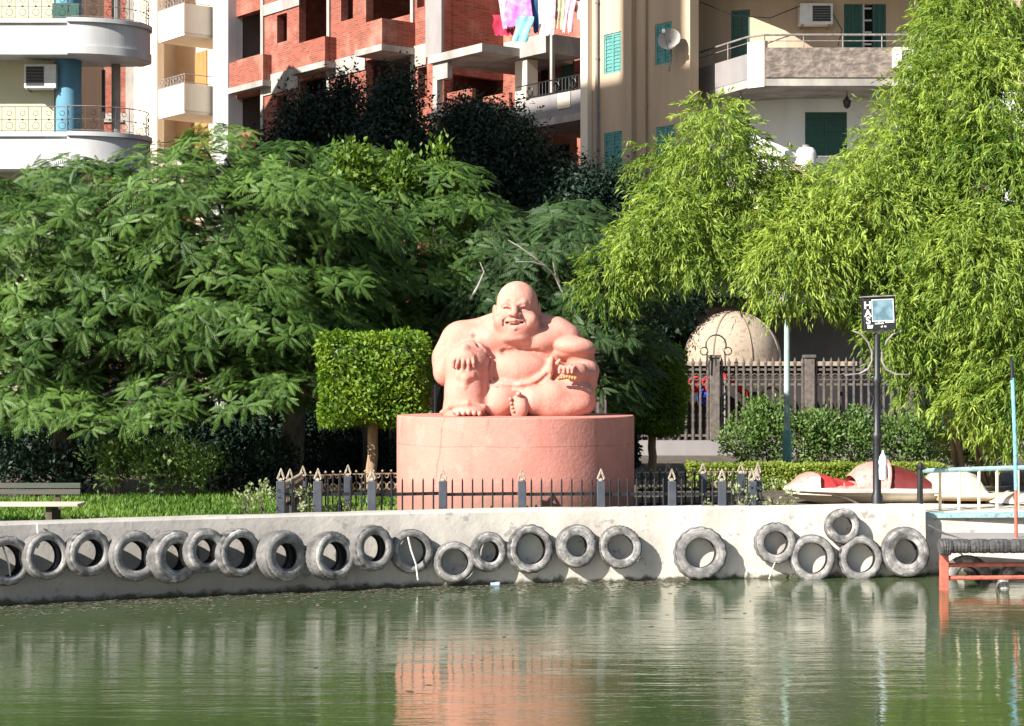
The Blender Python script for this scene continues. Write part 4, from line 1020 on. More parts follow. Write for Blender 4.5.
# bright ficus tops
def ficus(label, px, py, d, blobs, seed):
    rg = np.random.default_rng(seed); rnd = random.Random(seed); base = (sX(px,d),d,GZ)
    t = thing('ficus_tree', label, 'tree', base, 'bright ficus trees between the crowns')
    bb = [(tuple(P(x,y,d)),(r*d/FPX,r*d/FPX*.8,ry*d/FPX)) for x,y,r,ry in blobs]
    V, var = clump_quads(bb, rg, 330, 14, .13, .06, .10, 'up', .3); np_quads('crown', V, var, L_['ficus'], t)
    trunk_mb(base, tuple(P(px,py+60,d)), .12, .07, [b_[0] for b_ in bb], rnd).build('trunk', M['bark'], t, smooth=True)
ficus('bright leafy ficus with pointed shoots left of the dark evergreens',370,190,29.9,[(350,158,14,18),(372,170,14,18),(395,185,18,18),(405,165,9,16),(340,185,16,16)],61)
ficus('bright leafy ficus with one tall pointed shoot above the statue',445,210,30.2,[(436,170,9,24),(442,198,15,22),(458,212,16,18),(474,212,12,14),(425,200,14,20)],62)

# box topiary trees
def topiary(label, px0,py0,px1,py1,d, depth, tpx, seed, m, n=15000, group='clipped box topiary trees', rp=7):
    rg = np.random.default_rng(seed); a1, b1 = P(px0,py1,d), P(px1,py0,d)
    c = np.array([(a1.x+b1.x)/2, d, (a1.z+b1.z)/2]); h = np.array([(b1.x-a1.x)/2, depth/2, (b1.z-a1.z)/2])
    t = thing('topiary_tree', label, 'tree', (sX(tpx,d),d,GZ), group)
    dr = rand_dir(rg, n)
    k = (np.sum(np.abs(dr)**rp,axis=1))**(-1/rp)           # rounded box surface
    s_ = 1-rg.uniform(0,1,n)**2*.22
    bump_ = 1+.022*np.sin(dr[:,0]*17)*np.sin(dr[:,2]*15+dr[:,1]*9)
    lump = 1+.05*np.sin(dr[:,0]*5+seed)*np.sin(dr[:,2]*4+2)+.03*np.sin(dr[:,1]*9+dr[:,2]*11); stray = np.where(rg.uniform(0,1,n)<.03, rg.uniform(1.02,1.12,n), 1)
    base = c + dr*k[:,None]*h*(s_*bump_*lump*stray)[:,None]
    q_ = np.abs(dr*k[:,None]); nrm = unit(np.sign(dr)*q_**(rp-1)/h)
    dd = unit(nrm*.5+rand_dir(rg,n)); L = rg.uniform(.05,.10,n)
    V = leaf_quads(base, dd, unit(nrm*.7+rand_dir(rg,n)*.7), L, L*.55, .1)
    tone = np.clip(.5+.18*np.sin(base[:,0]*7+base[:,2]*5)+rg.normal(0,.12,n),0,1)
    np_quads('crown', V, tone, m, t)
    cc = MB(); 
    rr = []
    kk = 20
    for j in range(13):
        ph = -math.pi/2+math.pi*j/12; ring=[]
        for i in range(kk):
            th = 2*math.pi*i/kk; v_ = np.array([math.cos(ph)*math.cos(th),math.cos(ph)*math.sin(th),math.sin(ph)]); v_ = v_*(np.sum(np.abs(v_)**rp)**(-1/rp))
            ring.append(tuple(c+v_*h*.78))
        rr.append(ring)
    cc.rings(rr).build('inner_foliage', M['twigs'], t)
    r_ = random.Random(seed)
    tb = MB(); tp = [Vector((sX(tpx,d)+r_.uniform(-.015,.015),d,GZ+(a1.z+.2-GZ)*i/6)) for i in range(7)]; tb.tube(tp,[.095,.085,.08,.078,.076,.078,.08],10)
    tb.build('trunk', M['pale_bark'], t, smooth=True)
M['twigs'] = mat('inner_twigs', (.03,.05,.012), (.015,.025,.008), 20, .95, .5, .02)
topiary('bright green box-clipped topiary tree left of the statue',323,335,426,423,26.6,1.5,372,71,L_['topiary'],17000,rp=9)
topiary('darker box-clipped topiary tree right of the pedestal',612,347,683,432,33.5,1.6,652,72,L_['topiary'],14000)

# shrubs
def shrub(name,label,blobs,seed,m,cl=520,L=.10,Wd=.045,mode='up',group='leafy shrubs along the back fence',per=12,spread=.08,cat='shrub'):
    rg = np.random.default_rng(seed); bb = [(tuple(P(x,y,d)),(r*d/FPX,min(r*d/FPX,.7),ry*d/FPX)) for x,y,r,ry,d in blobs]
    x0 = sum(b_[0][0] for b_ in bb)/len(bb); y0 = bb[0][0][1]; t = thing(name,label,cat,(x0,y0,GZ),group)
    V, var = clump_quads(bb, rg, cl, per, L, Wd, spread, mode, .3); np_quads('foliage', V, var, m, t)
    mb = MB(); rnd = random.Random(seed)
    for b_ in bb:
        for k in range(3): mb.tube(curve3((b_[0][0]+rnd.uniform(-.1,.1),b_[0][1],GZ),(b_[0][0]+rnd.uniform(-.3,.3)*b_[1][0],b_[0][1],b_[0][2]+b_[1][2]*.5),0,5,.03,rnd),[.014,.012,.01,.008,.005],5)
    for b_ in bb[1:]: mb.tube([(bb[0][0][0],bb[0][0][1],GZ+.01),(b_[0][0],b_[0][1],GZ+.01)],.012,5)
    mb.build('stems', M['bark'], t); return t
d1 = 37
shrub('shrub','tallest leafy shrub with upright shoots in front of the gate post',[(745,437,26,26,d1),(770,428,24,30,d1),(757,412,14,14,d1+.3)],81,L_['shrub'])
shrub('shrub','leafy green shrub just right of the green pole',[(800,440,26,26,d1),(825,436,24,26,d1),(812,425,16,14,d1)],82,L_['shrub'])
shrub('shrub','leafy green shrub behind the floodlight post',[(852,438,24,26,d1),(876,440,22,24,d1),(858,424,14,14,d1)],83,L_['shrub'])
shrub('shrub','leafy green shrub between floodlight post and bamboo',[(905,440,24,24,d1),(930,438,24,26,d1),(918,424,14,12,d1)],84,L_['shrub'])
shrub('shrub','pale clipped bush under the bamboo leaves at right',[(962,440,22,24,31),(985,450,20,18,31)],85,L_['hedge'])
# left understory, in deep shade
ul = [('dark shrub with pale glossy leaves under the trees right of the bench',[(120,462,34,24,27.2),(165,462,36,26,27.0),(200,468,24,20,27)],91,L_['shrub']),
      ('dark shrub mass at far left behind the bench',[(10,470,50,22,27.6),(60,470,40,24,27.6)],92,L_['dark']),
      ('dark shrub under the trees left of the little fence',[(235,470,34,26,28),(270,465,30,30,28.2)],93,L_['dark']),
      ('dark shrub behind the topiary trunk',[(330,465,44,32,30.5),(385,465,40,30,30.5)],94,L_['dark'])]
for lb,bl,sd_,m in ul: shrub('shrub',lb,bl,sd_,m,group='shaded shrubs under the trees')
# tall dark hedge further back closes the view under the crowns
def hedge(name,label,px0,px1,d,top_py,depth,m,seed,n,bottom=GZ,L=.09,group=None,amp=.05):
    rg = np.random.default_rng(seed); x0,x1 = sX(px0,d),sX(px1,d); zt_ = zpx(top_py,d); t = thing(name,label,'hedge',((x0+x1)/2,d,bottom),group)
    u = rg.uniform(0,1,n); face = rg.uniform(0,1,n); h = zt_-bottom
    pf = face < h/(h+depth)
    x = x0+(x1-x0)*u; y = np.where(pf, d+rg.uniform(0,.12,n), d+rg.uniform(0,depth,n)); z = np.where(pf, bottom+h*rg.uniform(0,1,n), zt_-rg.uniform(0,.10,n))
    z = z + amp*np.sin(x*5)+amp*.7*np.sin(x*13+1)*(z>zt_-.15); nrm = np.where(pf[:,None],np.array([0,-1.,.2]),np.array([0,-.2,1.]))
    V = leaf_quads(np.stack([x,y,z],1), unit(nrm*.5+rand_dir(rg,n)), unit(nrm+rand_dir(rg,n)*.7), rg.uniform(L*.6,L*1.3,n), rg.uniform(L*.3,L*.6,n))
    tone = np.clip(.5+.2*np.sin(x*3.1)+rg.normal(0,.2,n),0,1); np_quads('foliage',V,tone,m,t)
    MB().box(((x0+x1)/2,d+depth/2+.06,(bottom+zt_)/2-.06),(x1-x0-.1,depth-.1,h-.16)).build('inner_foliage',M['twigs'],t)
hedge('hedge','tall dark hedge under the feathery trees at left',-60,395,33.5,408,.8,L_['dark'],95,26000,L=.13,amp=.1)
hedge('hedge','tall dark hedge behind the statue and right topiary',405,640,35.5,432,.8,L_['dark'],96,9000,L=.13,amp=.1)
hedge('low_hedge','low clipped yellow-green hedge before the shrubs at right',690,948,28.9,466,.7,L_['hedge'],97,34000,L=.07,amp=.012)
# weeds along the fence
wd = [('weeds growing left of the statue fence corner',[(262,497,16,16,21.9),(247,500,10,12,21.9)],101),('weeds growing through the left bay of the statue fence',[(303,500,10,14,22.0),(309,492,7,8,22.0)],102),
      ('small weeds at the foot of the topiary side of the fence',[(340,505,8,8,22.2),(352,507,6,6,22.2)],103),('weeds growing through the right bay of the statue fence',[(738,499,9,14,22.95),(748,502,8,10,22.95)],104),
      ('pale weeds growing right of the statue fence end',[(772,494,12,16,23.05),(783,498,8,14,23.05)],105),('small weed between the two right fence posts',[(703,505,6,7,22.9)],106)]
for lb,bl,sd_ in wd: shrub('weed_clump',lb,bl,sd_,L_['weed'],cl=420,L=.06,Wd=.03,group='weeds along the statue fence',per=9,spread=.035,cat='weed')

# ------------------------------------------------------------------ pedestal
px_, py_, PR, PTOP = sX(515.5,24.5), 24.5, 118.5*24.5/FPX, zpx(415,24.5)
mb = MB(); mb.lathe((px_,py_,GZ),[(PR,0),(PR,PTOP-GZ-.012),(PR-.012,PTOP-GZ)],96)
tag(mb.build('pedestal', M['pedestal'], loc=(px_,py_,GZ), smooth=True),'round pink plastered pedestal under the seated statue','pedestal')

# ------------------------------------------------------------------ statue (one sculpted surface from a distance field)
def surface_nets(f, org, h):
    s_ = f < 0; nx,ny,nz = f.shape
    cnt = np.zeros((nx-1,ny-1,nz-1),np.int8)
    for i in (0,1):
        for j in (0,1):
            for k in (0,1): cnt += s_[i:nx-1+i,j:ny-1+j,k:nz-1+k]
    act = (cnt>0)&(cnt<8); ii = np.argwhere(act); idx = np.full(act.shape,-1,np.int64); idx[act] = np.arange(len(ii))
    acc = np.zeros((len(ii),3)); num = np.zeros(len(ii))
    I,J,K_ = ii.T
    cor = [(a_,b_,c_) for a_ in (0,1) for b_ in (0,1) for c_ in (0,1)]
    for A_ in cor:
        for ax in range(3):
            if A_[ax]: continue
            B_ = list(A_); B_[ax] = 1
            fa_ = f[I+A_[0],J+A_[1],K_+A_[2]]; fb_ = f[I+B_[0],J+B_[1],K_+B_[2]]
            m_ = (fa_<0) != (fb_<0); t = np.where(m_, fa_/(fa_-fb_+1e-12), 0)
            for q in range(3): acc[:,q] += np.where(m_, A_[q] + (t if q==ax else 0), 0)
            num += m_
    vtx = (ii + acc/num[:,None])*h + np.array(org)
    quads = []
    for ax in range(3):
        b_, c_ = (ax+1)%3, (ax+2)%3
        sl0 = [slice(None)]*3; sl1 = [slice(None)]*3; sl0[ax] = slice(0,-1); sl1[ax] = slice(1,None)
        e0, e1 = s_[tuple(sl0)], s_[tuple(sl1)]
        ed = np.argwhere(e0 != e1); ok = (ed[:,b_]>0)&(ed[:,c_]>0)&(ed[:,b_]<f.shape[b_]-1)&(ed[:,c_]<f.shape[c_]-1); ed = ed[ok]
        def cell(db,dc):
            q = ed.copy(); q[:,b_] += db; q[:,c_] += dc; return idx[q[:,0],q[:,1],q[:,2]]
        qd_ = np.stack([cell(-1,-1),cell(0,-1),cell(0,0),cell(-1,0)],1)
        fl = ~e0[ed[:,0],ed[:,1],ed[:,2]]; qd_[fl] = qd_[fl][:,::-1]; quads.append(qd_)
    return vtx, np.concatenate(quads)

class Sculpt:
    def onsurf(s, zx, zy, dep=0.0):
        x, _, z = m_(zx,zy,0); i = int(round((x-s.lo[0])/s.h)); k = int(round((z-s.lo[2])/s.h)); col_ = s.f[i,:,k]; j = np.argmax(col_ < 0)
        return (x, s.ax[1][j]+dep, z)
    def crease(s, pts, r=.016, k=.03, dep=.0): s.path([s.onsurf(a_,b_,dep) for a_,b_ in pts], r, k, 'sub')
    def __init__(s, lo, hi, h):
        s.lo, s.h = np.array(lo,float), h; s.n = np.ceil((np.array(hi)-lo)/h).astype(int)+1
        s.ax = [s.lo[i]+h*np.arange(s.n[i]) for i in range(3)]; s.f = np.full(s.n, 1.0, np.float32)
    def sub(s, lo, hi, pad_):
        sl = tuple(slice(max(0,int((lo[i]-pad_-s.lo[i])/s.h)), min(s.n[i], int((hi[i]+pad_-s.lo[i])/s.h)+2)) for i in range(3))
        X = [s.ax[i][sl[i]] for i in range(3)]
        return sl, X[0][:,None,None], X[1][None,:,None], X[2][None,None,:]
    def comb(s, sl, d, k, op):
        f = s.f[sl]
        if op == 'sub': d = -d; r = np.maximum(f,d); r = r + np.maximum(k-np.abs(f-d),0)**2/(4*k)
        else: r = np.minimum(f,d) - np.maximum(k-np.abs(f-d),0)**2/(4*k)
        s.f[sl] = r
    def ell(s, c, r, k=.06, op='add', rot=0, rotx=0):
        R_ = max(r); lo = [c[i]-R_ for i in range(3)]; hi = [c[i]+R_ for i in range(3)]
        sl,x,y,z = s.sub(lo,hi,k+.12); x,y,z = x-c[0],y-c[1],z-c[2]
        if rotx: cr,sr = math.cos(rotx),math.sin(rotx); y,z = y*cr+z*sr, -y*sr+z*cr
        if rot: cr,sr = math.cos(rot),math.sin(rot); x,z = x*cr+z*sr, -x*sr+z*cr
        k0 = np.sqrt((x/r[0])**2+(y/r[1])**2+(z/r[2])**2); k1 = np.sqrt((x/r[0]**2)**2+(y/r[1]**2)**2+(z/r[2]**2)**2)+1e-9
        s.comb(sl, k0*(k0-1)/k1, k, op)
    def cap(s, a_, b_, r0, r1=None, k=.05, op='add'):
        r1 = r0 if r1 is None else r1; a_,b_ = np.array(a_,float),np.array(b_,float); m = max(r0,r1)
        sl,x,y,z = s.sub(np.minimum(a_,b_)-m, np.maximum(a_,b_)+m, k+.08); ab = b_-a_; L2 = ab@ab+1e-12
        t = np.clip(((x-a_[0])*ab[0]+(y-a_[1])*ab[1]+(z-a_[2])*ab[2])/L2,0,1)
        s.comb(sl, np.sqrt((x-a_[0]-ab[0]*t)**2+(y-a_[1]-ab[1]*t)**2+(z-a_[2]-ab[2]*t)**2)-(r0+(r1-r0)*t), k, op)
    def path(s, pts, r, k=.03, op='add'):
        rr = r if isinstance(r,(list,tuple)) else [r]*len(pts)
        for i in range(len(pts)-1): s.cap(pts[i],pts[i+1],rr[i],rr[i+1],k,op)

def m_(zx,zy,y): return ((zx-378)/205, y, (432-zy)/205)   # from a zoomed look at the photo to metres
S = Sculpt((-1.25,-1.0,-.06),(1.25,.75,1.95),.0105)
# trunk of the body
S.ell((.02,.12,.55),(.80,.50,.58),.1)
S.ell((-.04,.14,.95),(.80,.34,.32),.12); S.path([m_(270,195,.08),m_(380,165,.10),m_(490,190,.08)],[.16,.2,.16],.12)
S.ell((0,.1,.12),(.95,.55,.22),.1)
S.ell(m_(318,228,-.10),(.36,.22,.20),.07,rot=-.12); S.ell(m_(442,226,-.10),(.34,.22,.19),.07,rot=.12)      # breasts
S.ell(m_(388,308,-.16),(.45,.36,.275),.035)                                                               # belly
S.cap(m_(388,330,-.53),m_(388,331,-.60),.022,.022,.02,'sub')
S.ell(m_(388,215,-.05),(.42,.25,.14),.1)
# shoulders and arms
S.ell(m_(240,236,.06),(.36,.30,.28),.14); S.ell(m_(503,222,.08),(.32,.29,.26),.12)
S.path([m_(222,225,.04),m_(192,275,-.02),m_(186,312,-.08)],[.27,.23,.20],.1)
S.path([m_(188,312,-.12),m_(215,280,-.40),m_(238,262,-.58)],[.19,.145,.10],.05)
# sleeve rolls at the right arm
S.ell(m_(545,243,-.16),(.30,.28,.145),.03,rot=-.12); S.ell(m_(540,258,-.05),(.31,.28,.12),.04)
S.path([m_(560,275,-.12),m_(578,310,-.16),m_(582,345,-.25)],[.19,.17,.13],.05)
S.path([m_(580,318,-.28),m_(552,312,-.50),m_(530,308,-.62)],[.145,.115,.085],.04)
for a1,b1 in ((m_(560,290,-.34),m_(600,330,-.22)),(m_(556,302,-.40),m_(596,345,-.28))): S.cap(a1,b1,.012,.012,.02,'sub')
# raised left leg under its robe
S.path([(-.35,-.05,.35),m_(250,285,-.36),m_(240,300,-.42)],[.30,.27,.275],.08)
S.path([m_(242,300,-.44),m_(240,360,-.44),m_(240,425,-.46)],[.275,.285,.33],.06)
S.path([m_(172,424,-.55),m_(200,405,-.72),m_(245,398,-.78),m_(290,408,-.72),m_(318,428,-.58)],[.03,.035,.035,.035,.03],.03)   # hem
S.ell(m_(248,420,-.76),(.22,.16,.07),.02)
for i in range(5): S.ell(m_(220+i*15,423-abs(i-2)*-1.5,-.90),(.034,.06,.036),.015)
# folded right leg
S.path([(.30,-.05,.30),m_(540,372,-.34)],[.30,.26],.08)
S.path([m_(552,388,-.40),m_(480,388,-.56),m_(425,392,-.62)],[.235,.225,.2],.05)
S.ell(m_(560,395,-.36),(.2,.25,.2),.06); S.ell(m_(492,408,-.5),(.47,.27,.20),.06); S.ell(m_(520,372,-.42),(.36,.24,.17),.06)
S.path([m_(575,362,-.5),m_(586,392,-.48),m_(578,425,-.48)],.028,.03)
S.path([m_(318,348,-.46),m_(390,352,-.53),m_(470,328,-.48)],[.035,.035,.035],.09)
# bare sole turned to the viewer
S.ell(m_(388,408,-.80),(.125,.10,.18),.02)
for i,(x,y,r) in enumerate(((364,386,.03),(366,398,.026),(369,409,.024),(372,419,.022))): S.ell(m_(x,y,-.86),(r,.05,r),.012)
S.ell(m_(386,372,-.86),(.04,.06,.035),.015)
# hem between the legs
S.ell(m_(338,400,-.42),(.24,.30,.22),.10); S.ell(m_(345,372,-.36),(.22,.26,.16),.10)
# robe edges
S.path([m_(290,250,-.30),m_(298,290,-.42),m_(304,345,-.48)],[.03,.04,.05],.05)
S.path([m_(480,275,-.30),m_(472,310,-.42),m_(430,345,-.50)],[.035,.04,.045],.08)
S.path([m_(300,268,-.42),m_(345,254,-.485),m_(400,252,-.50),m_(450,262,-.46),m_(476,274,-.40)],.014,.02,'sub')
# creases between arm and chest, and the navel fold
# cuff and hand on the raised knee: palm, four fingers, thumb
S.path([m_(208,262,-.50),m_(238,247,-.62),m_(268,262,-.55)],[.05,.05,.05],.03)
S.ell(m_(240,274,-.665),(.135,.07,.085),.03)
for i,(x0,x1,ln_,r) in enumerate(((221,214,300,.026),(234,231,309,.028),(248,248,307,.027),(260,263,298,.024))):
    S.path([m_(x0,276,-.71),m_(x0+(x1-x0)*.5,288,-.745),m_(x1,ln_,-.725)],[r,r*.95,r*.8],.012)
S.path([m_(216,270,-.66),m_(205,283,-.70),m_(205,297,-.70)],[.03,.027,.022],.012)
S.ell(m_(240,322,-.70),(.13,.05,.09),.03); S.path([m_(240,330,-.71),m_(237,352,-.71),m_(236,366,-.70)],[.07,.035,.022],.03)     # pouch
# right hand closed round a nugget
S.ell(m_(522,306,-.66),(.12,.085,.07),.03)
for i,(x,r) in enumerate(((500,.027),(512,.028),(524,.027),(535,.024))):
    S.path([m_(x+6,298,-.73),m_(x,303,-.775),m_(x-1,314,-.775)],[r,r*.95,r*.8],.012)
S.path([m_(505,296,-.70),m_(493,288,-.74),m_(500,280,-.76)],[.028,.026,.022],.012)
S.crease([(262,212),(276,240),(300,264),(345,256),(390,251),(440,256),(474,268)],.030,.03)
S.crease([(308,338),(330,350),(365,356),(405,354),(440,344),(468,320)],.022,.03)
S.crease([(305,270),(304,300),(308,335)],.018,.03)
# head
hc = lambda zx,zy,y: m_(zx,zy,y-.06)
S.ell(hc(383,120,-.02),(.285,.31,.30),.06)
S.ell(hc(380,168,-.08),(.300,.275,.26),.08)
S.ell(hc(377,203,-.20),(.18,.17,.10),.10); S.ell(hc(379,218,-.16),(.24,.2,.09),.05)
S.ell(hc(342,172,-.24),(.13,.12,.115),.05); S.ell(hc(415,170,-.24),(.13,.12,.115),.05); S.ell(hc(380,188,-.12),(.31,.24,.17),.07)
S.path([hc(376,118,-.31),hc(376,135,-.355),hc(375,150,-.40)],[.034,.036,.05],.04)
S.ell(hc(363,153,-.36),(.034,.04,.028),.02); S.ell(hc(388,153,-.36),(.034,.04,.028),.02)
S.path([hc(340,126,-.265),hc(353,120,-.31),hc(367,124,-.335)],[.022,.03,.024],.035); S.path([hc(388,124,-.335),hc(402,119,-.31),hc(418,125,-.265)],[.024,.03,.022],.035)
S.path([hc(338,141,-.275),hc(351,136,-.325),hc(365,141,-.335)],[.012,.018,.012],.015,'sub'); S.path([hc(390,140,-.335),hc(404,135,-.325),hc(418,140,-.275)],[.012,.018,.012],.015,'sub')
S.path([hc(342,133,-.285),hc(352,130,-.325),hc(364,133,-.335)],[.012,.016,.012],.015); S.path([hc(391,132,-.335),hc(403,129,-.325),hc(415,132,-.285)],[.012,.016,.012],.015)
S.path([hc(357,158,-.345),hc(345,172,-.35),hc(344,186,-.33)],[.008,.014,.008],.02,'sub'); S.path([hc(394,158,-.345),hc(407,171,-.35),hc(410,184,-.33)],[.008,.014,.008],.02,'sub')
S.ell(hc(375,180,-.385),(.088,.06,.022),.02,'sub',rot=.06); S.ell(hc(355,176,-.36),(.03,.06,.02),.015,'sub'); S.ell(hc(396,175,-.36),(.03,.06,.02),.015,'sub')
S.path([hc(352,171,-.35),hc(375,170,-.395),hc(398,170,-.35)],[.014,.018,.014],.02); S.path([hc(357,188,-.345),hc(375,193,-.375),hc(394,187,-.345)],[.016,.024,.016],.02)
S.path([hc(362,176,-.35),hc(376,177,-.375),hc(388,176,-.35)],[.012,.012,.012],.008)        # teeth
for sx,ex in ((-1,319),(1,444)):
    S.ell(hc(ex,150,.02),(.035,.075,.13),.025); S.ell(hc(ex+sx*2,185,.0),(.032,.05,.09),.03); S.ell(hc(ex+sx*4,150,-.02),(.016,.04,.08),.02,'sub')
vt, qd4 = surface_nets(S.f, S.lo, S.h)
for _ in range(1):   # light relaxation
    s_ = np.zeros_like(vt); c_ = np.zeros(len(vt))
    for i in range(4):
        for j in (1,3): np.add.at(s_, qd4[:,i], vt[qd4[:,(i+j)%4]]); np.add.at(c_, qd4[:,i], 1)
    vt = vt*.55 + .45*s_/c_[:,None]
vt[:,2] = np.maximum(vt[:,2], -.004)
sc_ = 135/72.6/1.815
vt = vt*np.array([.985,.95,1.0])*1.0
me = bpy.data.meshes.new('seated_statue'); me.from_pydata(vt.tolist(), [], qd4.tolist()); me.update(); me.shade_smooth()
st = link('seated_statue', me, M['statue'], None, (sX(515.5,24.6), 24.62, PTOP+.002))
tag(st, 'pink terracotta statue of a seated laughing bald fat man on the pedestal', 'statue')
# the nugget held in the right hand
mb = MB(); r = random.Random(4)
for i in range(7):
    c = m_(497+i*7.2,326-abs(i-3)*-1.2,-.735); mb.lathe((c[0],c[1],c[2]-.03),[(.004,0),(.026,.012),(.034,.03),(.026,.048),(.004,.06)],8)
nb = mb.build('bead_string', M['wood_door'], None); nb.parent = st

# ------------------------------------------------------------------ fence around the statue
SF = thing('statue_fence', 'low dark iron fence with gilt spear finials around the pedestal', 'fence', (0,22.8,GZ))
def finial(mb, p, s_=1.0):
    x,y,z = p
    for sx in (-1,1):
        mb.tube([(x+sx*.012,y,z),(x+sx*.055*s_,y,z+.045*s_),(x+sx*.028*s_,y,z+.12*s_),(x,y,z+.215*s_)],[.014,.015,.013,.006],5)
    mb.lathe((x,y,z-.004),[(.03,0),(.035,.02),(.012,.04)],6)
front = [(281,21.95),(318,22.0),(372,22.15),(443,22.42),(522,22.62),(601,22.75),(672,22.88),(722,22.95),(752,23.0)]
zpost = lambda d: zpx(481,d)
def fpost(px,d,m,zt_=None):
    p = PZ(px,0,d); z1 = zt_ or zpost(d); mb = MB(); mb.box((p.x,p.y,(GZ+z1)/2),(.105,.105,z1-GZ)); o = mb.build('post', m, SF, bevel=.008)
    f_ = MB(); finial(f_,(p.x,p.y,z1),.72); f_.build('finial', M['gilt'], o); return p,z1
for px,d in front: fpost(px,d,M['blue_iron'])
fpost(290,22.6,M['blue_iron']); 
def bay(a_,b_,z_top,z_rail,rings,m,ringm,sp=.115):
    a_,b_ = Vector(a_),Vector(b_); dr = (b_-a_); L = dr.length; dr.normalize(); a1 = a_+dr*.055; L -= .11; k = max(2,int(L/sp))
    rl = MB(); 
    for zz in (z_rail, GZ+.06): rl.hexa([(*(a1.xy-Vector((0,.012))),zz-.02),(*((a1+dr*L).xy-Vector((0,.012))),zz-.02),(*((a1+dr*L).xy+Vector((0,.012))),zz-.02),(*(a1.xy+Vector((0,.012))),zz-.02),
                                             (*(a1.xy-Vector((0,.012))),zz+.02),(*((a1+dr*L).xy-Vector((0,.012))),zz+.02),(*((a1+dr*L).xy+Vector((0,.012))),zz+.02),(*(a1.xy+Vector((0,.012))),zz+.02)])
    rl.build('rail', m, SF)
    bp = MB()
    for i in range(k):
        p = a1+dr*L*(i+.5)/k; bp.tube([(p.x,p.y-.02,GZ),(p.x,p.y-.02,z_top-.03),(p.x,p.y-.02,z_top)],[.0115,.0115,.003],5)
    bp.build('bar_panel', m, SF)
    if rings:
        rg_ = MB(); rr = L/k*.44
        rg_.hexa([(*(a1.xy-Vector((0,.008))),z_top-.025),(*((a1+dr*L).xy-Vector((0,.008))),z_top-.025),(*((a1+dr*L).xy+Vector((0,.008))),z_top-.025),(*(a1.xy+Vector((0,.008))),z_top-.025),(*(a1.xy-Vector((0,.008))),z_top-.008),(*((a1+dr*L).xy-Vector((0,.008))),z_top-.008),(*((a1+dr*L).xy+Vector((0,.008))),z_top-.008),(*(a1.xy+Vector((0,.008))),z_top-.008)])
        for i in range(k):
            p = a1+dr*L*(i+.5)/k; rg_.ring((p.x,p.y+.0,z_rail+.02+rr*1.0),rr,.013,(dr.x,dr.y,0),k=12)
            rg_.lathe((p.x,p.y,z_top-.0),[(.004,0),(.02,.018),(.004,.038)],6)
            rg_.ring((p.x+dr.x*L/k*.5,p.y+dr.y*L/k*.5,z_top-.02-rr*.5),rr*.5,.010,(dr.x,dr.y,0),k=8)
        rg_.build('ring_frieze', ringm, SF)
for i,((p0,d0),(p1,d1_)) in enumerate(zip(front,front[1:])):
    dm = (d0+d1_)/2; rng_ = False
    bay(PZ(p0,0,d0),PZ(p1,0,d1_),zpx(478,dm),zpx(494,dm),rng_,M['black_iron'],M['ring'])
rear = [(281,21.95),(290,22.6),(303,24.3),(348,24.6),(408,24.85)]; rear2 = [(752,23.0),(757,23.4),(758,25.1),(741,25.2),(703,25.15),(668,25.1),(634,25.0)]
zR = zpx(474,24.7)
for px,d in rear[2:4]+rear2[1:-1]: fpost(px,d,M['blue_iron'],zR-.02)
for rr_ in (rear,rear2):
    for (p0,d0),(p1,d1_) in zip(rr_,rr_[1:]): bay(PZ(p0,0,d0),PZ(p1,0,d1_),zR+.02,zR-.24,True,M['black_iron'],M['ring'],sp=.105)

# ------------------------------------------------------------------ bench
bd = 22.0
bx0,bx1 = sX(-70,bd),sX(79,bd)
BN = thing('park_bench', 'old wooden park bench with worn green backrest on the grass at left', 'bench', ((bx0+bx1)/2,bd,GZ))
zsd, zb0, zb1 = zpx(504,bd), zpx(495,bd+.25), zpx(482.5,bd+.25)
mb = MB(); 
for k in range(2): 
    h = (zb1-zb0)/2; mb.box(((bx0+bx1)/2-.02,bd+.25+.01*k,zb0+h*(k+.5)),(bx1-bx0-.04,.035,h-.012))
mb.build('backrest', M['bench'], BN, bevel=.005)
mb = MB()
for k in range(3): mb.box(((bx0+bx1)/2+.02,bd-.17+k*.14,zsd),(bx1-bx0+.04,.125,.035))
mb.build('seat', M['pale_plank'], BN, bevel=.005)
for px in (52,-40):
    x = sX(px,bd); mb = MB(); mb.box((x,bd+.0,(GZ+zsd-.02)/2),(.075,.32,zsd-GZ-.02)); mb.build('leg', M['bark'], BN)
    mb = MB(); mb.box((x,bd+.285,(zsd+zb1)/2-.12),(.06,.03,zb1-zsd+.18)); mb.build('back_post', M['bark'], BN)

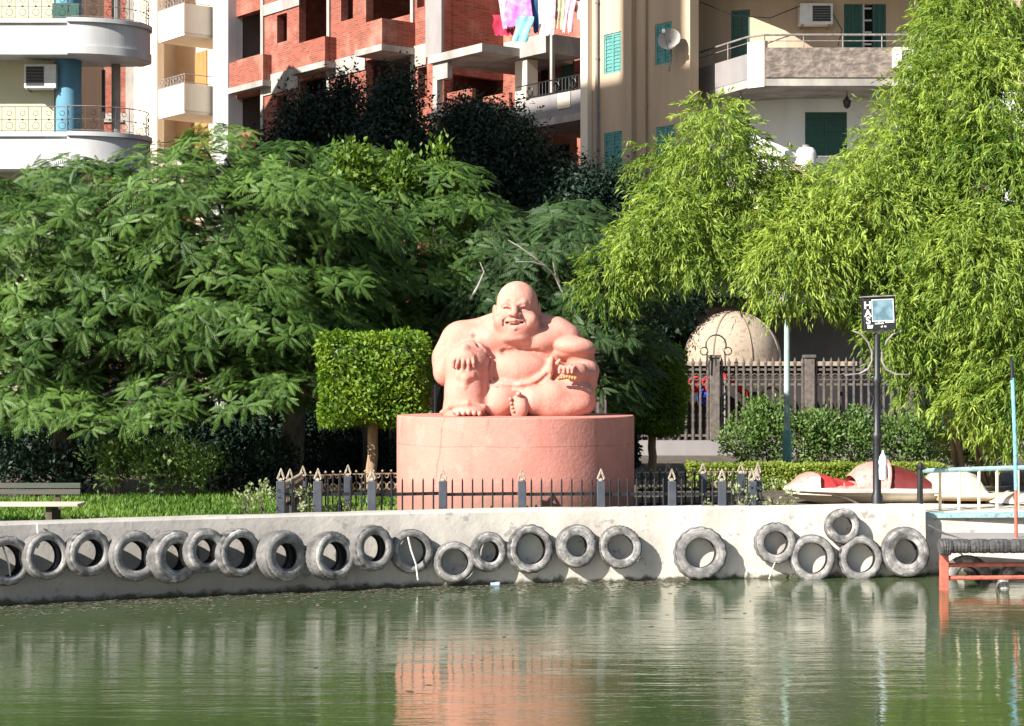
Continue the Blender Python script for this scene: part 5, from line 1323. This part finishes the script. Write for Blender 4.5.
# ------------------------------------------------------------------ tyres on the quay wall
def make_tyre_mesh(seed, worn):
    """unit tyre: axle along y, outer radius .3, front face at -y"""
    r = random.Random(seed); prof = []   # (r, y) around the section
    half = .095
    sec = [(.168,-.070),(.176,-.082),(.205,-.094),(.235,-.097),(.262,-.092),(.284,-.078),(.296,-.060),(.300,-.030),(.301,0),(.300,.030),(.296,.060),(.284,.078),(.262,.092),(.235,.097),(.205,.094),(.176,.082),(.168,.070),
           (.178,.062),(.215,.078),(.262,.070),(.278,.03),(.280,0),(.278,-.03),(.262,-.070),(.215,-.078),(.178,-.062)]
    k = 64; mb = MB(); rings = []; lug = (2,3,4,2,3,4)[seed%6]; deep = (.008,.005,.010,.003,.006,.009)[seed%6]; bead = (.0,.022,-.014,.012,-.02,.006)[seed%6]; fat = (0,.006,-.006,.01,.004,-.004)[seed%6]
    sec = [(rr-(bead*(.284-rr)/.116 if rr < .284 else 0), yy*(1+fat*6)) for rr,yy in sec]
    ph = [r.uniform(0,6.28) for _ in range(4)]
    for i in range(k):
        a_ = 2*math.pi*i/k; ring=[]
        wob = 1+.018*math.sin(2*a_+ph[0])+.010*math.sin(3*a_+ph[1])
        for j,(rr,yy) in enumerate(sec):
            if 5 <= j <= 11: rr -= deep*((i//(lug//2 if lug>3 else 1))%2 if lug!=3 else (i+j)%3==0) if j!=8 else .010      # tread lugs and centre groove
            if j in (3,13): rr += 0; 
            ring.append((rr*wob*math.cos(a_), yy*(1+.05*math.sin(2*a_+ph[2])), rr*wob*math.sin(a_)))
        rings.append(ring)
    m2 = len(sec); vv = [p for r_ in rings for p in r_]
    fs = [(i*m2+j, i*m2+(j+1)%m2, ((i+1)%k)*m2+(j+1)%m2, ((i+1)%k)*m2+j) for i in range(k) for j in range(m2)]
    mb.add(vv,fs); return mb
protos = []
tyres = [ # px, py, outer width px, height px, extra yaw (deg, to the right), stand-off, label
 (4,561,44,52,22,.0,'pale old tyre cut by the left edge of the photo with white rope across it'),
 (-40,560,44,50,20,.0,'old tyre added out of view past the left end to extend the shadows'),  # unseen tyre added so the row of tyre shadows runs on
 (44,556,42,48,20,.0,'second tyre from the left edge, pale, with a short white rope in its top'),
 (87,553,47,48,20,.0,'wide pale tyre third from the left edge, below the right half of the bench'),
 (132,556,48,52,20,.0,'fourth tyre from the left edge, grey with a torn inner rim'),
 (172,557,44,54,26,.0,'fifth tyre from the left edge, dark and narrow, hung lower than its right neighbour'),
 (203,551,39,46,22,.03,'small high tyre between two larger ones, sixth from the left edge'),
 (236,553,44,50,26,.0,'seventh tyre from the left edge, before the empty stretch of wall'),
 (281,556,48,52,28,.0,'white-treaded tyre below the left corner of the statue fence'),
 (330,556,46,50,26,.0,'white-treaded tyre below the first tall post of the statue fence'),
 (371,548,41,46,20,.02,'dark tyre hung high directly below the topiary tree trunk'),
 (411,551,41,45,10,.0,'tyre with a pale rope hanging from its hole below the left pedestal edge'),
 (454,562,42,42,4,.02,'low small tyre touching the water line below the statue raised knee'),
 (488,552,37,40,14,.0,'smallest dark tyre of the middle row, right of the low tyre'),
 (530,549,49,49,8,.0,'large clean tyre below the statue folded leg'),
 (576,546,43,43,6,.0,'round dark tyre second from the right under the pedestal'),
 (620,547,44,44,-2,.03,'pale chalky tyre with a big round shadow below the right pedestal edge'),
 (700,553,52,54,-4,.0,'large pale tyre hanging alone on the bright stretch of wall'),
 (775,543,42,43,0,.0,'worn tyre with a dangling cord, upper left of the right-hand cluster'),
 (812,558,50,47,-2,.02,'wide low tyre at the waterline, left of the pair under the top tyre'),
 (842,526,38,36,2,.0,'small white tyre on top of the right-hand cluster'),
 (860,558,45,46,-2,.02,'low tyre at the waterline directly under the small white top tyre'),
 (905,552,47,50,4,.05,'large tyre hanging at the right end of the wall by the corner'),
]
base_meshes = []
for k_ in range(6):
    o = make_tyre_mesh(200+k_,0).build('tyre', M['tyre'], None, (0,0,0), smooth=True); base_meshes.append(o)
tyre_objs = []
for i,(px,py,wpx,hpx,yaw,off,lb) in enumerate(tyres):
    k_ = (i*5+i//6) % 6 if i >= 6 else i
    o = base_meshes[k_] if i < 6 else base_meshes[k_].copy()
    if i >= 6: col.objects.link(o)
    # find wall depth on this ray
    d = 22.0
    for _ in range(6): d = qd((px-512)/FPX*d)
    d -= (.245 if yaw >= 20 else .12)+off
    p = P(px,py,d); R_ = hpx/2*d/FPX
    s_ = R_/.3; wall = qang(p.x); yw = wall*.8+math.radians(yaw*(1.0 if yaw >= 20 else 1))
    o.scale = (s_, s_*(1.42 if yaw >= 20 else .82), s_)
    o.rotation_euler = (math.radians(-5), random.Random(i).uniform(0,6.28)*0, yw)
    o.rotation_mode = 'XYZ'
    o.location = p; LOC[o.name] = p; tyre_objs.append(o)
    tag(o, lb, 'tyre', 'old tyres hung on the quay wall as boat fenders')
    # spin about the axle so no two look alike
    spin = random.Random(i*7+1).uniform(0,6.28)
    from mathutils import Matrix, Euler
    mt = Euler((math.radians(-5),0,yw),'XYZ').to_matrix() @ Matrix.Rotation(spin,3,'Y'); o.rotation_euler = mt.to_euler('XYZ')
# two half sunken tyres by the dock
for px,py,h_,lb in ((967,580,50,'half sunken tyre behind the red bars of the dock frame'),(1018,584,44,'half sunken tyre under the right end of the dock frame')):
    o = base_meshes[1].copy(); col.objects.link(o); d = 22.75 if px < 1000 else 21.7
    p = P(px,py,d); s_ = h_/2*d/FPX/.3; o.scale = (s_,s_,s_); o.rotation_euler = (math.radians(-8),0,.1); o.location = p; tag(o,lb,'tyre','old tyres hung on the quay wall as boat fenders')
# ropes
def rope(label, pts, r=.011, m='rope'):
    mb = MB(); mb.tube(pts,r,6); tag(mb.build('rope', M[m], loc=pts[0], smooth=True), label, 'rope', 'ropes on the tyres')
def qp(px,py,off=.3):
    d = 22.0
    for _ in range(6): d = qd((px-512)/FPX*d)
    return P(px,py,d-off)
rope('white rope hanging across the tyre cut by the left edge', [qp(0,536,.05),qp(4,550,.27),qp(9,565,.3),qp(11,584,.3)])
rope('short white rope over the top of the second tyre from the left edge', [qp(37,524,.02),qp(38,534,.25),qp(39,545,.27),qp(37,548,.25)])
rope('pale rope hanging from the tyre below the left pedestal edge to the water', [qp(408,537,.2),qp(411,550,.25),qp(416,564,.28),qp(418,580,.28)])
rope('thin cord dangling under the worn tyre of the right-hand cluster', [qp(776,560,.2),qp(772,570,.2),qp(769,579,.2)],.008)
rope('thin dark mooring line from the wall corner down to the dock bumpers', [Vector((5.32,23.0,zpx(525,23.0))),P(944,533,22.6),P(964,540,22.0)],.012,'rubber')
# plastic cup on the water
p = P(495,583,21.9); mb = MB(); p.z = .02
rr=[[(p.x+t_*.11,p.y+.03*s1*math.cos(q*math.pi/8)+t_*.04,.015+.03*s1*math.sin(q*math.pi/8)) for q in range(16)] for t_,s1 in ((-.5,.2),(-.5,.8),(-.2,.85),(.5,1.0),(.5,.9),(.4,.2))]
mb.rings(rr); tag(mb.build('plastic_cup', mat('cup_plastic',(.55,.62,.70),(.25,.36,.5),20,.4,.1), loc=(p.x,p.y,0), smooth=True),'small white plastic cup floating at the foot of the wall','litter')
# ------------------------------------------------------------------ floodlight post
ld = 23.25; lx = sX(877,ld); ztop = zpx(334,ld)
LP = thing('floodlight_post', 'black iron post with scrolled arms carrying a square floodlight', 'lamp post', (lx,ld,QZ-.2))
MB().lathe((lx,ld,0),[(.075,GZ),(.075,GZ+.3),(.055,GZ+.34),(.055,zpx(440,ld)),(.07,zpx(438,ld)),(.07,zpx(434,ld)),(.048,zpx(432,ld)),(.045,zpx(385,ld)),(.06,zpx(383,ld)),(.06,zpx(378,ld)),(.042,zpx(376,ld)),(.042,ztop)],14).build('post', M['black_iron'], LP, smooth=True)
for sx in (-1,1):
    mb = MB(); q_ = lambda a_,b_: P(877+sx*a_,b_,ld-.03)
    mb.tube([q_(24,331),q_(16,334),q_(9,342),q_(5,352),q_(5,361),q_(9,369),q_(18,374),q_(32,375),q_(33,373)],[.013]*8+[.018],7)
    mb.build('scroll_arm', M['grey_iron'], LP, smooth=True)
    mb = MB(); mb.tube([q_(2,420),q_(9,424),q_(11,412),q_(6,408),q_(3,398),q_(7,392),q_(8,386),q_(4,385)],.008,6); mb.build('small_scroll', M['black_iron'], LP, smooth=True); mb = MB(); mb.tube([q_(2,452),q_(9,456),q_(10,449)],.008,6); mb.build('small_scroll', M['black_iron'], LP, smooth=True)
# lamp head, tilted back a little
hx0,hx1,hy0,hy1 = 863,895,297,330
tilt = -.06
hc_ = P((hx0+hx1)/2-.0,(hy0+hy1)/2,ld-.05); wv,hv = (hx1-hx0)*ld/FPX,(hy1-hy0)*ld/FPX
ROLL = math.radians(2.5)
def hp(a_,b_,c_):   # local lamp coordinates: a across, b up, c out
    return (hc_.x+a_*math.cos(ROLL)+b_*math.sin(ROLL)*-1, hc_.y-c_, hc_.z+b_*math.cos(ROLL)+a_*math.sin(ROLL))
def hbox(mb,a0,a1,b0,b1,c0,c1): return mb.hexa([hp(a0,b0,c1),hp(a1,b0,c1),hp(a1,b0,c0),hp(a0,b0,c0),hp(a0,b1,c1),hp(a1,b1,c1),hp(a1,b1,c0),hp(a0,b1,c0)])
head = hbox(MB(),-wv/2,wv/2,-hv/2,hv/2,-.12,.04).build('lamp_head', M['black_iron'], LP, bevel=.006)
lens = mat('lamp_glass',(.17,.27,.31),(.08,.15,.19),9,.08,.1,.004,lo=.4,hi=.6)
hbox(MB(),-wv*.22,wv*.42,-hv*.22,hv*.40,.041,.047).build('lens', lens, head)
mb = MB(); 
for a0,a1,b0,b1 in ((-wv*.24,wv*.44,hv*.40,hv*.425),(-wv*.24,wv*.44,-hv*.245,-hv*.22),(-wv*.24,-wv*.22,-hv*.22,hv*.40),(wv*.42,wv*.44,-hv*.22,hv*.40)): hbox(mb,a0,a1,b0,b1,.041,.052)
mb.build('lens_frame', M['white_plastic'], head)
mb = MB(); hbox(mb,-wv/2-.01,wv/2+.01,hv/2+.001,hv/2+.015,-.13,.06); mb.build('visor', M['grey_iron'], head)
mb = MB(); mb.tube([hp(-wv*.42,-hv*.5-.02,0),hp(wv*.42,-hv*.5-.02,0)],.012,6); mb.tube([hp(0,-hv*.5-.02,0),(lx,ld,ztop-.02)],.016,6); mb.build('bracket', M['grey_iron'], LP)
def text(s_, a_,b_, size, parent, c_=.046, m=None):
    cu_ = bpy.data.curves.new('lettering','FONT'); cu_.body = s_; cu_.size = size; cu_.align_x = 'CENTER'; cu_.align_y = 'CENTER'; cu_.extrude = .001; cu_.offset = size*.03
    tmp = bpy.data.objects.new('tmp_text', cu_); col.objects.link(tmp)
    me = bpy.data.meshes.new_from_object(tmp.evaluated_get(bpy.context.evaluated_depsgraph_get())); bpy.data.objects.remove(tmp); bpy.data.curves.remove(cu_)
    o = bpy.data.objects.new('letter', me); col.objects.link(o); me.materials.clear(); me.materials.append(m or M['white_plastic'])
    o.parent = parent; LOC[o.name] = LOC[parent.name]; o.location = Vector(hp(a_,b_,c_))-LOC[parent.name]; o.rotation_euler = (math.pi/2,-ROLL,0); return o
for ch,b_ in (('H',.25),('A',.01),('S',-.21)): text(ch,-wv*.365,hv*b_,.13,head)
rr_ = random.Random(3)
for (a0,a1,bc) in ((-.40,-.22,-.36),(-.16,.12,-.30),(.16,.44,-.27),(-.40,-.24,-.42),(.02,.08,-.40),(.13,.19,-.40)):
    x = a0; mb = MB()
    while x < a1:
        w_ = rr_.uniform(.02,.045); hbox(mb,x*wv,min(x+w_,a1)*wv,(bc-.022)*hv,(bc+rr_.uniform(.012,.03))*hv,.041,.045); x += w_+.004
    mb.build('maker_mark', M['white_plastic'], head)
# plastic bag / bottle tied to the post
bp_ = P(883,466,ld-.12); mb = MB()
mb.lathe((bp_.x,bp_.y,bp_.z),[(.01,-.19),(.05,-.17),(.055,-.05),(.05,.0),(.06,.05),(.045,.12),(.015,.17),(.012,.2)],12)
tag(mb.build('plastic_bag', mat('clear_bluish_plastic',(.66,.72,.76),(.45,.52,.58),12,.25,.4,.01), loc=bp_, smooth=True),'crumpled whitish plastic bag tied to the floodlight post','plastic bag')

# ------------------------------------------------------------------ poles
gd = 33.8; gx_ = sX(787,gd)
GP = thing('green_pole', 'slim green lamp pole rising into the bamboo leaves', 'pole', (gx_,gd,GZ))
MB().lathe((gx_,gd,0),[(.085,GZ),(.085,zpx(432,gd)),(.06,zpx(430,gd))],14).build('base_sleeve', M['green_pole'], GP, smooth=True)
MB().lathe((gx_,gd,0),[(.06,zpx(430,gd)+.001),(.05,zpx(300,gd)),(.045,zpx(215,gd))],12).build('shaft', M['pale_pole'], GP, smooth=True)
bd_ = 22.2
BP = thing('blue_pole', 'thin flaking blue pole with red foot at the right edge of the dock', 'pole', (sX(1016,bd_),bd_,.3))
MB().tube([P(1016,545,bd_),P(1016,490,bd_)],.022,8).build('foot', M['red_paint'], BP)
MB().tube([P(1016,489.9,bd_),P(1015,440,bd_),P(1012.5,378,bd_)],.024,8).build('shaft', M['blue_pole'], BP, smooth=True)
MB().tube([P(1012.5,380,bd_),P(1012,362,bd_),P(1009.5,357,bd_)],[.024,.02,.008],8).build('tip', M['black_iron'], BP)

# ------------------------------------------------------------------ railing on the landing
rd = 24.1
RA = thing('landing_railing', 'aqua painted pipe railing with cream uprights on the boat landing', 'railing', (6.5,rd,lz))
def rp(px,py): 
    dd_ = rd+(px-920)/100*.15; return P(px,py,dd_)
MB().tube([rp(921,471),rp(975,469),rp(1075,466)],.032,8).build('top_rail', M['aqua_paint'], RA, smooth=True)
for px in (940,959,979,997,1018,1040):
    dd_ = rd+(px-920)/100*.15
    MB().tube([P(px,470,dd_),PZ(px,lz-.01,dd_)],.021,7).build('upright', M['cream_paint'], RA)
p0 = rp(920,469); MB().tube([PZ(920,lz,rd),p0+Vector((0,0,.0))],.04,8).lathe((p0.x,p0.y,p0.z),[(.05,0),(.06,.04),(.02,.09)],8).build('end_post', M['black_iron'], RA)

# ------------------------------------------------------------------ boats
def boat_hull(mb, x0,x1,yc,hw,z0,zr,bow=.5,k=9):
    """lofted hull: x along, bow at x0"""
    rr = []
    for i in range(k+1):
        t = i/k; x = x0+(x1-x0)*t; w_ = hw*min(1,(t/bow)**.55 if t < bow else 1)*(1-.12*max(0,t-.8)/.2)+.03
        lift = min(.25,(zr-z0)*.6)*(1-min(1,t/.35))**2 ; zz = z0+lift
        rr.append([(x,yc-w_,zr),(x,yc-w_*.97,zr-.07),(x,yc-w_*.72,zz+.06),(x,yc-w_*.4,zz),(x,yc+w_*.4,zz),(x,yc+w_*.72,zz+.06),(x,yc+w_*.97,zr-.07),(x,yc+w_,zr)])
    return mb.rings(rr)
b1 = 25.6; zr = zpx(490,b1)
BT = thing('pedal_boat', 'faded red pedal boat with white hull and open hood, drawn up behind the wall', 'boat', (sX(868,b1),b1,GZ))
x0,x1 = sX(790,b1),sX(945,b1)
boat_hull(MB(),x0,x1,b1+.42,.62,GZ,zr,.3,14).build('hull', M['boat_white'], BT, smooth=True)
rim = MB(); pts=[]
for s1 in (-1,1):
    for i in range(15):
        t = (i if s1 < 0 else 14-i)/14; w_ = .62*min(1,(t/.3)**.55 if t < .3 else 1)+.05
        pts.append((x0+(x1-x0)*t, b1+.42+s1*w_, zr))
rim.tube(pts,.035,7); rim.build('rim', M['boat_white'], BT, smooth=True)
def boat_body(name, prof, w_, m, par):   # prof: list of (px, py) along the top, extruded across and tapered
    rr = []
    for px,py in prof:
        x = sX(px,b1); zt_ = zpx(py,b1); ww_ = w_*min(1,((px-788)/40)**.5)
        rr.append([(x,b1+.42-ww_,zr+.01),(x,b1+.42-ww_*.93,zt_-.03),(x,b1+.42-ww_*.7,zt_),(x,b1+.42+ww_*.7,zt_),(x,b1+.42+ww_*.93,zt_-.03),(x,b1+.42+ww_,zr+.01)])
    return MB().rings(rr).build(name, m, par, smooth=True)
boat_body('bow_deck',[(792,488),(798,484),(806,478),(814,475),(820,474.5)],.56,M['boat_red'],BT)
boat_body('side_deck',[(820.2,487),(850,486),(862,484),(900,486),(938,487)],.585,M['boat_red'],BT)
# hood: hollow arch opening to the right
rr=[]
for px,hh in ((856,.16),(864,.30),(874,.36),(886,.37)):
    x = sX(px,b1); rr.append([(x,b1+.42-.56*math.cos(q*math.pi/10),zr+.02+hh*math.sin(q*math.pi/10)) for q in range(11)])
for px,hh in ((886,.33),(874,.32),(864,.26),(858,.12)):
    x = sX(px,b1)+.01; rr.append([(x,b1+.42-.52*math.cos(q*math.pi/10),zr+.03+hh*math.sin(q*math.pi/10)) for q in range(11)])
hd_=MB(); hd_.rings(rr,cap=False); hd_.build('hood', M['boat_red'], BT, smooth=True)
M['hood_inside'] = mat('hood_interior', (.17,.02,.02), (.10,.012,.012), 3, .6, .1)
MB().tube([(sX(886+6*math.sin(q*math.pi/12),b1),b1+.42-.58*math.cos(q*math.pi/12),zr+.02+.375*math.sin(q*math.pi/12)) for q in range(13)],.03,7).build('hood_rim', M['boat_red'], BT, smooth=True)
rr=[]
for px,hh in ((887,.33),(900,.30),(915,.24),(928,.15),(938,.05)):
    x = sX(px,b1); rr.append([(x,b1+.42-.54*math.cos(q*math.pi/10),zr+.03+hh*math.sin(q*math.pi/10)) for q in range(11)])
MB().rings(rr).build('rear_cowl', M['hood_inside'], BT, smooth=True)
for px0_,px1_,pt_ in ((820,840,475.5),(843,860,481)):
    xx0,xx1 = sX(px0_,b1),sX(px1_,b1); z1_ = zpx(pt_,b1)
    MB().hexa([(xx0,b1-.02,zr),(xx1,b1-.02,zr),(xx1,b1+.9,zr),(xx0,b1+.9,zr),(xx0,b1+.02,z1_),(xx1-.1,b1+.02,z1_-.02),(xx1-.1,b1+.9,z1_-.02),(xx0,b1+.9,z1_)]).build('seat', M['boat_seat'], BT, bevel=.03)
tag(MB().tube([P(830,493,b1-.2),P(848,499,b1-.2),P(861,505,b1-.25)],.014,5).build('oar', M['bark'], loc=P(845,498,b1-.2)),'thin dark pole leaning against the red boat hull','pole')
b2 = 25.5; zr2 = zpx(495,b2)
B2 = thing('pedal_boat', 'white hooded boat with tan hull standing behind the aqua railing', 'boat', (sX(975,b2),b2,GZ))
boat_hull(MB(),sX(1016,b2),sX(935,b2),b2+.4,.6,GZ+.05,zr2,.35,12).build('hull', M['boat_tan'], B2, smooth=True)
rr=[]
for px,hh in ((932,.16),(940,.29),(952,.34),(968,.34),(980,.28),(986,.12)):
    x = sX(px,b2); rr.append([(x,b2+.4-.56*math.cos(q*math.pi/12),zr2+hh*math.sin(q*math.pi/12)**.8) for q in range(13)])
MB().rings(rr).build('hood', M['boat_white'], B2, smooth=True)
MB().tube([(sX(1016,b2),b2+.4,zr2),(sX(1002,b2),b2-.1,zr2),(sX(985,b2),b2-.24,zr2),(sX(935,b2),b2-.22,zr2)],.04,7).build('rim', M['boat_white'], B2, smooth=True)
b3 = 24.9; zr3 = zpx(500,b3)
B3 = thing('rowing_boat', 'white boat bow with dark waterline at the right edge behind the railing', 'boat', (sX(1035,b3),b3,GZ))
boat_hull(MB(),sX(994,b3),sX(1110,b3),b3+.5,.6,GZ,zpx(505,b3),.5,12).build('hull', M['rubber'], B3, smooth=True)
rr=[]
for px,hh in ((997,.02),(1006,.09),(1018,.13),(1060,.15),(1105,.15)):
    x = sX(px,b3); w_=.58*min(1,((px-990)/60)**.5); rr.append([(x,b3+.5-w_*math.cos(q*math.pi/8),zpx(505,b3)+.01+hh*math.sin(q*math.pi/8)**.6) for q in range(9)])
MB().rings(rr).build('deck', M['boat_white'], B3, smooth=True)

# ------------------------------------------------------------------ dock frame at right
kd_ = 21.5
DK = thing('dock_frame', 'rusty red steel dock frame with black rubber bumpers standing in the water', 'dock', (sX(985,kd_),kd_,-.3))
MB().box((sX(944,kd_),kd_,.0),(.095,.095,2*zpx(548,kd_))).build('post', M['red_paint'], DK, bevel=.006)
MB().box((sX(1062,kd_),kd_,.0),(.095,.095,2*zpx(548,kd_))).build('post', M['red_paint'], DK, bevel=.006)
for py in (565,578): MB().tube([P(948,py,kd_),P(1060,py-1,kd_)],.026,8).build('crossbar', M['red_paint'], DK)
MB().hexa([P(940,548,kd_-.05),P(1070,548,kd_-.05),P(1070,548,22.9),P(940,548,22.9),P(940,543,kd_-.05),P(1070,543,kd_-.05),PZ(1060,zpx(543,kd_),22.9),PZ(942,zpx(543,kd_),22.9)]).build('deck_beam', M['conc_dark'], DK)
for i,(x0_,x1_) in enumerate(((939,951),(951,969),(969.5,988),(988.5,1009),(1009.5,1030),(1030.5,1056))):
    mb = MB(); kk = 10; pts = []; rr_=[]
    for j in range(kk+1):
        px = x0_+(x1_-x0_)*j/kk; pts.append(P(px,546.5+ (0 if i else 1)-.6*math.sin(j/kk*3.14),kd_-.16)); rr_.append((.088 if i else .105)*(1-.05*(j%2))*(.9 if j in (0,kk) else 1))
    mb.tube(pts,rr_,14); mb.build('bumper', M['rubber'], DK, smooth=False)
